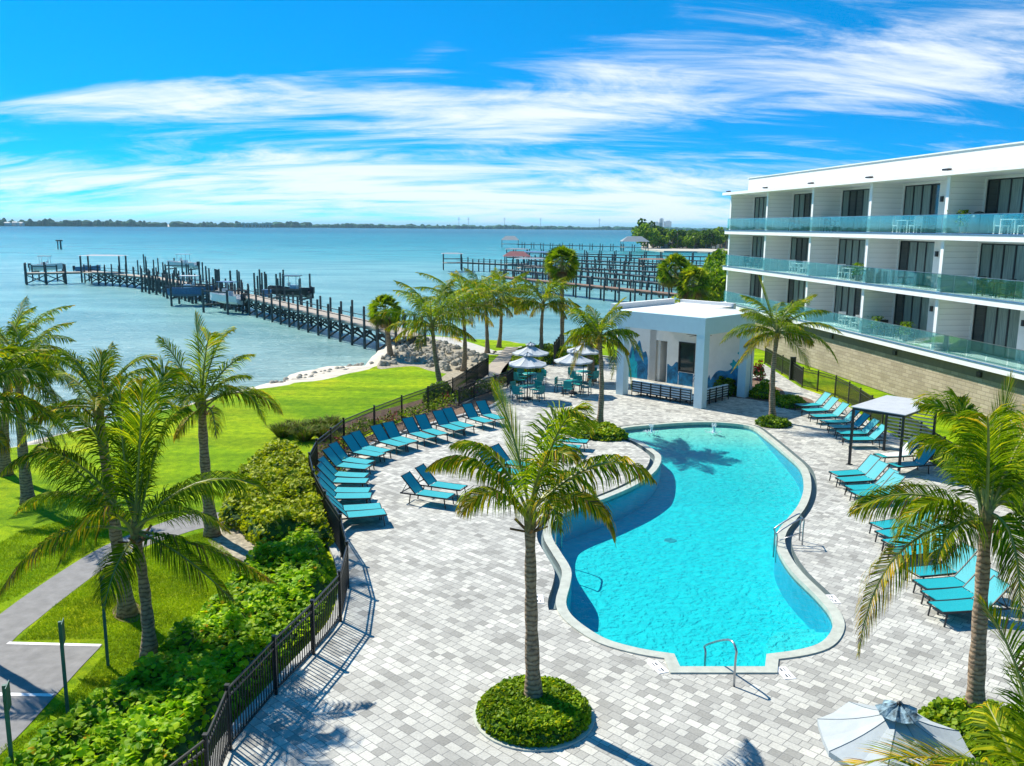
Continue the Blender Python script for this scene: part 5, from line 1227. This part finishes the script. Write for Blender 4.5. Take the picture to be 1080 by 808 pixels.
pr_ = shelter('open timber frame shelter on the long left pier', at(110, 288, DZ), 6.5, 3, 3.0, 'greyroof', False, .05)

def boat(label, c, rz, L=7, col='hull', top=None, z=.9, lift=True):
    r = thing('motor_boat', label, 'boat', (c.x, c.y, z), rz, 'boats on lifts at the left pier'); W2 = L * .17
    t = MB(); n = 10; prof = []
    for k in range(n + 1):
        s = k / n; wdt = W2 * (1 if s < .55 else math.cos((s - .55) / .45 * math.pi / 2) ** .7); sh = .75 + .35 * s * s; x = -L / 2 + L * s
        prof += [(x, 0, -.35 + .5 * s ** 4), (x, wdt * .8, 0), (x, wdt, sh), (x, wdt * .92, sh), (x, wdt * .9, .35), (x, -wdt * .9, .35), (x, -wdt * .92, sh), (x, -wdt, sh), (x, -wdt * .8, 0)]
    q = 9; t.add(prof, [(k * q + j, (k + 1) * q + j, (k + 1) * q + (j + 1) % q, k * q + (j + 1) % q) for k in range(n) for j in range(q)] + [tuple(range(q))]); t.build('hull', col, r, local=True)
    t = MB(); t.box((-.1 * L, 0, .75), (.9, .7, .9)); t.box((.02 * L, 0, 1.3), (.06, .8, .45)); t.build('console', 'hull', r, local=True)
    t = MB(); t.box((-L / 2 - .25, 0, .6), (.45, .4, .8)); t.box((-L / 2 - .3, 0, .0), (.2, .12, .9)); t.build('outboard_motor', 'boatdark', r, local=True)
    if top:
        t = MB()
        for x in (-.2 * L, .08 * L):
            for s in (-1, 1): t = MB(); t.bar((x, s * W2 * .7, .6), (x, s * W2 * .6, 2.3), .05); t.build('top_post', 'steel', r, local=True)
        t = MB(); t.box((-.06 * L, 0, 2.34), (L * .38, W2 * 1.6, .08)); t.build('top_cover', top, r, local=True)
    if lift:
        lf = thing('boat_lift', 'timber-piled lift holding the ' + label, 'boat lift', (c.x, c.y, WZ), rz, 'boat lifts at the left pier')
        for x in (-L * .38, L * .38):
            for s in (-1, 1): t = MB(); t.tube([(x, s * (W2 + .7), -1.8), (x, s * (W2 + .7), 2.9)], .14, 7); t.build('pile', 'pile', lf, local=True)
            t = MB(); t.box((x, 0, z - WZ - .5), (.2, 2 * W2 + 1.4, .2)); t.build('cradle_beam', 'pile', lf, local=True)
        for s in (-1, 1): t = MB(); t.box((0, s * (W2 + .7), 2.6), (L * .8, .12, .16)); t.build('top_beam', 'pile', lf, local=True)
boat('dark bimini-topped boat right of the pier', at(306, 308, 1.0), R(170), 5.5, 'boatdark', 'boatdark', .7)
boat('white boat raised high behind the pier', at(192, 281, 1.2), R(168), 6.5, 'hull', 'hull', 1.2)
boat('blue-covered boat before the pier', at(203, 305, .9), R(5), 6, 'boatblue', 'canvas', .3)
boat('white boat with pale top in front of pier', at(238, 314, .6), R(150), 5.5, 'hull', 'boatblue', .2)
boat('grey cabin boat at the left pier head', at(50, 283, 1.0), R(10), 5.5, 'hull', 'greyroof', .9)
boat('small blue boat between pier head and pier', at(93, 284, .3), R(20), 4.5, 'boatblue', None, .0, False)
pc = at(279, 314, DZ); t = MB(); t.box((pc.x, pc.y + 1, DZ + .45), (1.0, .6, .8)); t.box((pc.x, pc.y + 1, DZ + .88), (1.04, .64, .06)); tag(t.build('dock_box', 'boatblue', origin=(pc.x, pc.y + 1, DZ)), 'blue storage box on the long left pier', 'storage box')
# extra finger piles behind the long pier
for k in range(44):
    f = k / 43; px, py = 105 + 175 * f, 281 + 26 * f + rnd.uniform(-3, 3); p = at(px, py, DZ) + Vector((rnd.uniform(2, 6), rnd.uniform(3, 9), 0)); t = MB(); t.tube([(p.x, p.y, -3), (p.x, p.y, 2.0 + rnd.uniform(-.4, .8))], [.16, .13], 7)
    tag(t.build('mooring_pile', 'pile', origin=(p.x, p.y, WZ)), 'dark mooring pile behind the long left pier', 'mooring pile', 'mooring piles behind the long left pier')
for k in range(30):
    f = k / 29; px, py = 150 + 110 * f, 309 + 20 * f + rnd.uniform(-3, 2); p = at(px, py, WZ); t = MB(); t.tube([(p.x, p.y, -3), (p.x, p.y, 1.6 + rnd.uniform(-.4, .6))], [.18, .15], 7)
    tag(t.build('mooring_pile', 'pile', origin=(p.x, p.y, WZ)), 'dark mooring pile in front of the long left pier', 'mooring pile', 'mooring piles in front of the left pier')
# channel marker
p = at(63, 263, WZ); r = thing('channel_marker', 'lone dark channel marker standing in open water', 'channel marker', p)
t = MB(); [t.tube([(x, y, -1.8), (x * .8, y, 3.6)], .22, 6) for x, y in ((-.7, 0), (.7, 0), (0, .8))]; t.build('piles', 'pile', r, local=True)
t = MB(); t.box((0, 0, 3.4), (2.0, 1.6, .5)); t.build('platform', 'pile', r, local=True)

# ------------------------------------------------------------------ riprap rocks
rnd = random.Random(2); rp = P([(402, 386), (408, 374), (430, 360), (447, 358), (470, 362), (496, 372), (512, 376), (505, 384), (480, 392), (455, 388), (438, 382), (420, 384)])
xs = [p.x for p in rp]; ys = [p.y for p in rp]; k = 0
while k < 290:
    x = rnd.uniform(min(xs), max(xs)); y = rnd.uniform(min(ys), max(ys))
    if not inside((x, y), rp): continue
    k += 1; s = rnd.uniform(.16, .38); t = MB()
    rz = Euler((rnd.uniform(0, 3), rnd.uniform(0, 3), rnd.uniform(0, 3))).to_matrix(); sc = (rnd.uniform(.7, 1.2), rnd.uniform(.6, 1), rnd.uniform(.45, .75))
    import bmesh
    bm = bmesh.new(); bmesh.ops.create_icosphere(bm, subdivisions=1, radius=s); 
    vs = [rz @ Vector((v.co.x * sc[0], v.co.y * sc[1], v.co.z * sc[2])) * (1 + .25 * noise.noise(v.co * 3 + Vector((k, 0, 0)))) for v in bm.verts]
    t.add([v + Vector((x, y, -.06 + s * .1 + rnd.random() * .1)) for v in vs], [tuple(v.index for v in f.verts) for f in bm.faces]); bm.free()
    tag(t.build('shore_rock', 'rock', origin=(x, y, 0)), 'pale limestone boulder in the rock bank below the pier', 'rock', 'limestone boulders of the rock bank')
# small stones on the beach
rnd = random.Random(6)
for k in range(40):
    f = rnd.random(); p = at(285 + 120 * f, 407.5 - 24 * f + rnd.uniform(-5.5, -1), -.2); s = rnd.uniform(.06, .22); t = MB(); t.lathe([(0, -s * .4), (s * .8, -s * .2), (s, .05 * s), (s * .5, s * .5), (0, s * .6)], p, 7)
    tag(t.build('beach_stone', 'rock', origin=p), 'small dark stone on the strip of pale beach', 'stone', 'stones on the beach strip')

# ------------------------------------------------------------------ vegetation mid and far
def leafcloud(b, c, r, n, s, rnd, mi=0, squash=.75, lumps=9):
    L = [(Vector((rnd.gauss(0, .5), rnd.gauss(0, .5), rnd.gauss(0, .42))), rnd.uniform(.35, .6)) for _ in range(lumps)]
    for k in range(n):
        q, rr = rnd.choice(L); d = Vector((rnd.gauss(0, 1), rnd.gauss(0, 1), rnd.gauss(0, 1))).normalized() * rr * rnd.uniform(.75, 1.05)
        p = q + d; leafq(b, c + Vector((p.x * r, p.y * r, p.z * r * squash)), s * rnd.uniform(.6, 1.3), rnd, mi, 1.2, True)
def tree(label, c, h, r, n, s, seed, m='darkleaf', name='shade_tree', group=None, squash=.8):
    rn = random.Random(seed); root = thing(name, label, 'tree', (c.x, c.y, 0), 0, group)
    t = MB(); t.tube([(c.x, c.y, -.2), (c.x + .2, c.y, h * .35), (c.x, c.y, h * .7)], [r * .09 + .05, r * .06 + .04, .05], 8); 
    for k in range(4): a = k * 1.6; t.tube([(c.x + .1, c.y, h * .35), (c.x + math.cos(a) * r * .5, c.y + math.sin(a) * r * .5, h * .72)], [r * .04 + .02, .02], 6)
    t.build('trunk', 'bark', root)
    t = MB(); leafcloud(t, Vector((c.x, c.y, h - r * squash * .85)), r, n, s, rn, 0, squash, 12); t.build('crown', [m], root); return root
tree('bushy green tree between cabana roof and building', at(757, 322), 5.0, 3.6, 2600, .42, 3, 'bedleaf')
tree('dark bushy tree against the far end of the building', at(764, 312), 6.0, 3.4, 2400, .42, 4, 'bedleaf')
tree('low light green bush behind the cabana roof', at(738, 325), 2.4, 2.2, 1400, .32, 5, 'clusia', 'green_bush')
# peninsula
z0 = -.5
pen = [at(676, 262, z0), at(700, 264.5, z0), at(735, 265, z0), at(790, 267, z0)] + [Vector((260, 470, z0)), Vector((420, 600, z0)), Vector((300, 760, z0)), at(700, 251.5, z0), at(678, 254, z0)]
b = MB(); b.prism([(p.x, p.y) for p in pen], -3, z0); tag(b.build('peninsula_ground', 'sand'), kind='structure')
rnd = random.Random(12)
def peak(px, py, Y): return atY(px, py, Y)
tr_n = 0
wp = ['tall round', 'low wide', 'slim']
for i in range(58):
    px = 679 + i * 1.7 + rnd.uniform(-1, 1); Y = rnd.uniform(424, 436) if i % 3 == 0 else rnd.uniform(436, 520); p = atY(px, 258, Y); hh = rnd.uniform(5.0, 8.5) if i > 3 else 11.5
    fan = i > 5 and rnd.random() < .5
    root = thing('peninsula_palm' if fan else 'peninsula_tree', 'palm on the far peninsula, one of the packed row' if fan else 'dense green tree on the far peninsula shore', 'palm tree' if fan else 'tree', (p.x, p.y, z0), 0, 'palms on the far peninsula' if fan else 'leafy trees on the far peninsula')
    t = MB(); t.tube([(p.x, p.y, z0), (p.x, p.y, hh - 1)], [.3, .2], 6); t.build('trunk', 'bark', root)
    t = MB()
    if fan:
        for k in range(60):
            d = Vector((rnd.gauss(0, 1), rnd.gauss(0, 1), rnd.gauss(.2, .8))).normalized(); c_ = Vector((p.x, p.y, hh)); e = c_ + d * 2.1; w_ = d.cross(Vector((.3, .5, .8))).normalized() * .35
            t.add([c_, e - w_, e + d * .7 - Vector((0, 0, .8)), e + w_], [(0, 1, 2, 3)])
    else: leafcloud(t, Vector((p.x, p.y, hh * .55)), hh * .50, 800, 1.0, rnd, 0, .95, 8)
    t.build('crown', ['bedleaf' if i % 2 else 'darkleaf'], root)
for i, (px, w, h, rc) in enumerate([(705, 8, 2.6, 'housewall'), (716, 7, 2.6, 'housewall'), (727, 8, 3.6, 'trim'), (739, 9, 4.2, 'housewall'), (750, 7, 3, 'trim'), (757, 8, 4.4, 'trim'), (768, 8, 3.6, 'housewall')]):
    p = atY(px, 259, 440 + (i % 3) * 14); r = thing('waterfront_house', ['low cream house at the left of the palm peninsula', 'small cream house behind the peninsula shore road', 'two-storey white house amid the peninsula palms', 'wide cream house in the middle of the peninsula', 'small white house right of the wide cream one', 'tall white house beside the condominium edge', 'cream house just hidden by the condominium corner'][i], 'house', (p.x, p.y, z0), .1 * (i % 3 - 1))
    t = MB(); t.box((0, 0, h / 2), (w, 8, h)); t.build('wall', rc, r, local=True)
    t = MB(); o = .6; b4 = [(-w / 2 - o, -4 - o, h), (w / 2 + o, -4 - o, h), (w / 2 + o, 4 + o, h), (-w / 2 - o, 4 + o, h)]; t.add(b4 + [(-w * .25, 0, h + 1.8), (w * .25, 0, h + 1.8)], [(0, 1, 5, 4), (1, 2, 5), (2, 3, 4, 5), (3, 0, 4), (3, 2, 1, 0)]); t.build('roof', 'greyroof', r, local=True)
    for k in range(max(2, int(w / 3.2))): x = -w / 2 + 1.4 + k * 3; t = MB(); t.box((x, -4.04, 1.6), (1.5, .06, 1.5)); t.build('window', 'glassdark', r, local=True)
# far shore woods (a single mass on the horizon)
b = MB(); rnd = random.Random(8)
def shore_far(x_px):                         # distance of the far shore by bearing
    f = x_px / 1080; return 1850 + 1500 * min(1, f * 1.6) + 600 * max(0, f - .6)
px = -260
while px < 1400:
    Y = shore_far(max(0, px)); step = rnd.uniform(2.0, 5.5); c_ = atY(px, 240, Y); wid = step / 915 * Y * rnd.uniform(.6, 1.1)
    h = (12 + 5.5 * noise.noise(Vector((px * .035, 1, 1))) + rnd.uniform(-3, 4)) * (1.0 if px < 330 else .82)
    for q in range(3):
        cx = c_.x + rnd.uniform(-wid, wid); cy = Y + rnd.uniform(0, 60); hh = h * rnd.uniform(.65, 1.05); ww = wid * rnd.uniform(.8, 1.3)
        n = 9; prof = [(ww, WZ - .5), (ww * 1.05, hh * .35), (ww * .85, hh * .72), (ww * .45, hh * .95), (0, hh)]
        vs = []; 
        for (r_, z) in prof:
            for k in range(n): a = 6.2832 * k / n; j = 1 + .22 * noise.noise(Vector((cx * .1 + k, z * .3, q))); vs.append((cx + r_ * j * math.cos(a), cy + r_ * j * math.sin(a) * .8, z + (1.2 * noise.noise(Vector((cx, k * 2.1, z))) if z > 0 else 0)))
        b.add(vs, [(i * n + k, i * n + (k + 1) % n, (i + 1) * n + (k + 1) % n, (i + 1) * n + k) for i in range(4) for k in range(n)])
    px += step
tag(b.build('far_woods', 'farleaf'), 'long low line of woods along the far shore', 'woods', kind='stuff')
# low land behind the woods
b = MB(); vs = []
for k in range(36): x = -300 + k * 50; Y = shore_far(max(0, x)); p = atY(x, 240, Y); vs += [(p.x, p.y - 12, WZ + .4), (p.x * 2.2, p.y * 2.2, WZ + .6)]
b.add(vs, [(k * 2, k * 2 + 2, k * 2 + 3, k * 2 + 1) for k in range(35)]); tag(b.build('far_shore_ground', 'sand'), kind='structure')
for i, (px, w, h, lab) in enumerate([(8, 14, 6, 'tiny white house at the left end of the far shore'), (15, 18, 7, 'wider white house near the left end of far shore'), (22, 12, 6, 'small white house amid the far shore trees')]):
    Y = shore_far(px) - 6; p = atY(px, 238, Y); t = MB(); t.box((p.x, p.y, h / 2 - .6), (w, 8, h)); t.add([(p.x - w / 2, p.y - 4.5, h - .6), (p.x + w / 2, p.y - 4.5, h - .6), (p.x + w / 2, p.y + 4.5, h - .6), (p.x - w / 2, p.y + 4.5, h - .6), (p.x - w / 3, p.y, h + 1.6), (p.x + w / 3, p.y, h + 1.6)], [(0, 1, 5, 4), (1, 2, 5), (2, 3, 4, 5), (3, 0, 4)])
    tag(t.build('distant_house', 'housewall', origin=(p.x, p.y, 0)), lab, 'house', 'houses on the far shore')
for i, (px, w, h, lab) in enumerate([(690, 90, 38, 'wide pale hotel block on the far horizon'), (697, 24, 60, 'slim tower on the far horizon beside hotel'), (704, 40, 45, 'right pale block of the far horizon hotels')]):
    p = atY(px, 240, 5200); t = MB(); t.box((p.x, p.y, h / 2), (w, 30, h)); t.box((p.x, p.y, h + 2), (w * .5, 18, 4)); tag(t.build('distant_tower_block', 'housewall', origin=(p.x, p.y, 0)), lab, 'high-rise', 'high-rises on the far horizon')
# far road bridge
p0, p1 = atY(256, 238, 2150), atY(286, 238, 2250); r = thing('road_bridge', 'low concrete road bridge on the far shore', 'bridge', (p0.x, p0.y, WZ))
t = MB(); t.bar(Vector((p0.x, p0.y, 8.5)), Vector((p1.x, p1.y, 8.5)), 12, 2.2); t.build('deck', 'housewall', r)
for k in range(8): q = p0.lerp(p1, (k + .5) / 8); t = MB(); t.box((q.x, q.y, 3), (2, 8, 9.5)); t.build('pier', 'housewall', r)
# transmission pylons
for i, px in enumerate([484, 494, 532, 570, 632, 697]):
    p = atY(px, 240, 2700); t = MB(); t.bar((p.x, p.y, WZ), (p.x, p.y, 34), .9); t.bar((p.x - 5, p.y, 28), (p.x + 5, p.y, 28), .6); t.bar((p.x - 3.5, p.y, 32), (p.x + 3.5, p.y, 32), .6)
    tag(t.build('power_pylon', 'greyroof', origin=(p.x, p.y, WZ)), ['leftmost power pylon in the far water', 'second power pylon from the left in far water', 'power pylon above the far dock hut', 'power pylon above the tall fan palm', 'power pylon left of the peninsula', 'power pylon by the horizon hotels'][i], 'pylon', 'power pylons across the lagoon')

# ------------------------------------------------------------------ sky, sun, air
el, az = R(47), math.atan2(-.75, .67)
S = Vector((math.sin(az) * math.cos(el), math.cos(az) * math.cos(el), math.sin(el)))
sd = bpy.data.lights.new('sun', 'SUN'); sd.energy = 4.2; sd.angle = R(.5); sd.color = (1, .93, .80)
so = bpy.data.objects.new('sun', sd); C.objects.link(so); so.rotation_euler = (-S).to_track_quat('-Z', 'Y').to_euler()
w = bpy.data.worlds.new('World'); scn.world = w; w.use_nodes = True; nt = w.node_tree; bg = nt.nodes['Background']
tc = N(nt, 'ShaderNodeTexCoord'); L = nt.links
sep = N(nt, 'ShaderNodeSeparateXYZ'); L.new(tc.outputs['Generated'], sep.inputs[0])
# look a little higher into the sky model: a deeper, cleaner blue near the horizon
zr = N(nt, 'ShaderNodeMath', operation='MULTIPLY_ADD'); zr.inputs[1].default_value = 3.6; zr.inputs[2].default_value = .10; L.new(sep.outputs[2], zr.inputs[0])
cmb = N(nt, 'ShaderNodeCombineXYZ'); L.new(sep.outputs[0], cmb.inputs[0]); L.new(sep.outputs[1], cmb.inputs[1]); L.new(zr.outputs[0], cmb.inputs[2])
nm = N(nt, 'ShaderNodeVectorMath', operation='NORMALIZE'); L.new(cmb.outputs[0], nm.inputs[0])
sky = N(nt, 'ShaderNodeTexSky'); sky.sky_type = 'NISHITA'; sky.sun_disc = False; sky.sun_elevation = el; sky.sun_rotation = az; sky.air_density = 1.0; sky.dust_density = .2; sky.ozone_density = 4.0
L.new(nm.outputs[0], sky.inputs[0])
hs = N(nt, 'ShaderNodeHueSaturation'); hs.inputs['Saturation'].default_value = 1.8; hs.inputs['Value'].default_value = .86; hs.inputs['Hue'].default_value = .49; L.new(sky.outputs[0], hs.inputs['Color'])
# cirrus: noise on the plane of a high cloud deck
zc = N(nt, 'ShaderNodeMath', operation='ADD'); zc.inputs[1].default_value = .22; L.new(sep.outputs[2], zc.inputs[0])
dx = N(nt, 'ShaderNodeMath', operation='DIVIDE'); L.new(sep.outputs[0], dx.inputs[0]); L.new(zc.outputs[0], dx.inputs[1])
dy = N(nt, 'ShaderNodeMath', operation='DIVIDE'); L.new(sep.outputs[1], dy.inputs[0]); L.new(zc.outputs[0], dy.inputs[1])
pc_ = N(nt, 'ShaderNodeCombineXYZ'); L.new(dx.outputs[0], pc_.inputs[0]); L.new(dy.outputs[0], pc_.inputs[1])
mpp = N(nt, 'ShaderNodeMapping'); mpp.inputs['Rotation'].default_value = (0, 0, R(-58)); mpp.inputs['Scale'].default_value = (1.2, 3.2, 1); mpp.inputs['Location'].default_value = (1.7, .4, 0); L.new(pc_.outputs[0], mpp.inputs[0])
n1 = N(nt, 'ShaderNodeTexNoise', i_Scale=.95, i_Detail=14.0, i_Roughness=.66, i_Distortion=1.3); L.new(mpp.outputs[0], n1.inputs[0])
mp3 = N(nt, 'ShaderNodeMapping'); mp3.inputs['Rotation'].default_value = (0, 0, R(-52)); mp3.inputs['Scale'].default_value = (.8, 4.5, 1); L.new(pc_.outputs[0], mp3.inputs[0])
n2 = N(nt, 'ShaderNodeTexNoise', i_Scale=1.3, i_Detail=10.0, i_Roughness=.62, i_Distortion=.6); L.new(mp3.outputs[0], n2.inputs[0])
def math_(op, a, b_, v=None):
    q = N(nt, 'ShaderNodeMath', operation=op)
    for i, s in enumerate((a, b_)):
        if isinstance(s, (int, float)): q.inputs[i].default_value = s
        else: L.new(s, q.inputs[i])
    return q.outputs[0]
# where the cloud banks lie (bearing / elevation)
bear = math_('ARCTAN2', sep.outputs[0], sep.outputs[1]); elev = math_('ARCSINE', sep.outputs[2], 0)
def bank(b0, e0, sb, se, tilt, amp):
    db = math_('SUBTRACT', bear, b0); de = math_('SUBTRACT', math_('SUBTRACT', elev, e0), math_('MULTIPLY', db, tilt))
    r2 = math_('ADD', math_('POWER', math_('ABSOLUTE', math_('DIVIDE', db, sb), 0), 2), math_('POWER', math_('ABSOLUTE', math_('DIVIDE', de, se), 0), 2))
    return math_('MULTIPLY', math_('EXPONENT', math_('MULTIPLY', r2, -1), 0), amp)
cov = math_('ADD', math_('MULTIPLY', n1.outputs[0], .62), math_('MULTIPLY', n2.outputs[0], .38))
# photo: main streak left-middle, rising to the right top; white bank above the horizon
for args in ((-.33, .118, .26, .030, .06, .15), (.06, .150, .26, .045, .30, .14), (-.15, .030, .55, .030, 0, .16), (.42, .165, .30, .045, .12, .17), (.15, .10, .3, .03, .1, .06), (.25, .015, .70, .022, 0, .15), (-.05, .235, .12, .05, 1.0, .10), (.0, .055, .9, .02, 0, .10), (-.35, .215, .33, .05, 0, -.22), (.25, .105, .25, .018, .05, -.07)):
    cov = math_('ADD', cov, bank(*args))
cm = N(nt, 'ShaderNodeMapRange'); cm.interpolation_type = 'SMOOTHSTEP'; cm.inputs[1].default_value = .515; cm.inputs[2].default_value = .80; L.new(cov, cm.inputs[0])
mix = N(nt, 'ShaderNodeMix', data_type='RGBA'); L.new(math_('MULTIPLY', cm.outputs[0], .93), mix.inputs[0]); L.new(hs.outputs[0], mix.inputs[6]); mix.inputs[7].default_value = (3.9, 4.2, 4.5, 1)
L.new(mix.outputs[2], bg.inputs[0]); bg.inputs[1].default_value = .145
b = MB(); b.box((0, 21000, 36), (60400, 48600, 80))
hz = b.build('haze', 'white'); hm = bpy.data.materials.new('haze_air'); hm.use_nodes = True; hn = hm.node_tree; hn.nodes.remove(hn.nodes['Principled BSDF'])
pv = N(hn, 'ShaderNodeVolumePrincipled'); pv.inputs['Color'].default_value = (.50, .84, 1, 1); pv.inputs['Density'].default_value = .00008; pv.inputs['Anisotropy'].default_value = .2
hn.links.new(pv.outputs[0], hn.nodes['Material Output'].inputs['Volume']); hz.data.materials.clear(); hz.data.materials.append(hm); tag(hz, 'thin blue summer haze over the lagoon', 'haze', kind='stuff')
scn.cycles.volume_bounces = 0
scn.view_settings.view_transform = 'Standard'; scn.view_settings.look = 'None'; scn.view_settings.exposure = 0.85; scn.view_settings.gamma = 1
scn.cycles.max_bounces = 8; scn.cycles.transparent_max_bounces = 16; scn.cycles.use_denoising = True
scn.cycles.caustics_reflective = False; scn.cycles.caustics_refractive = False
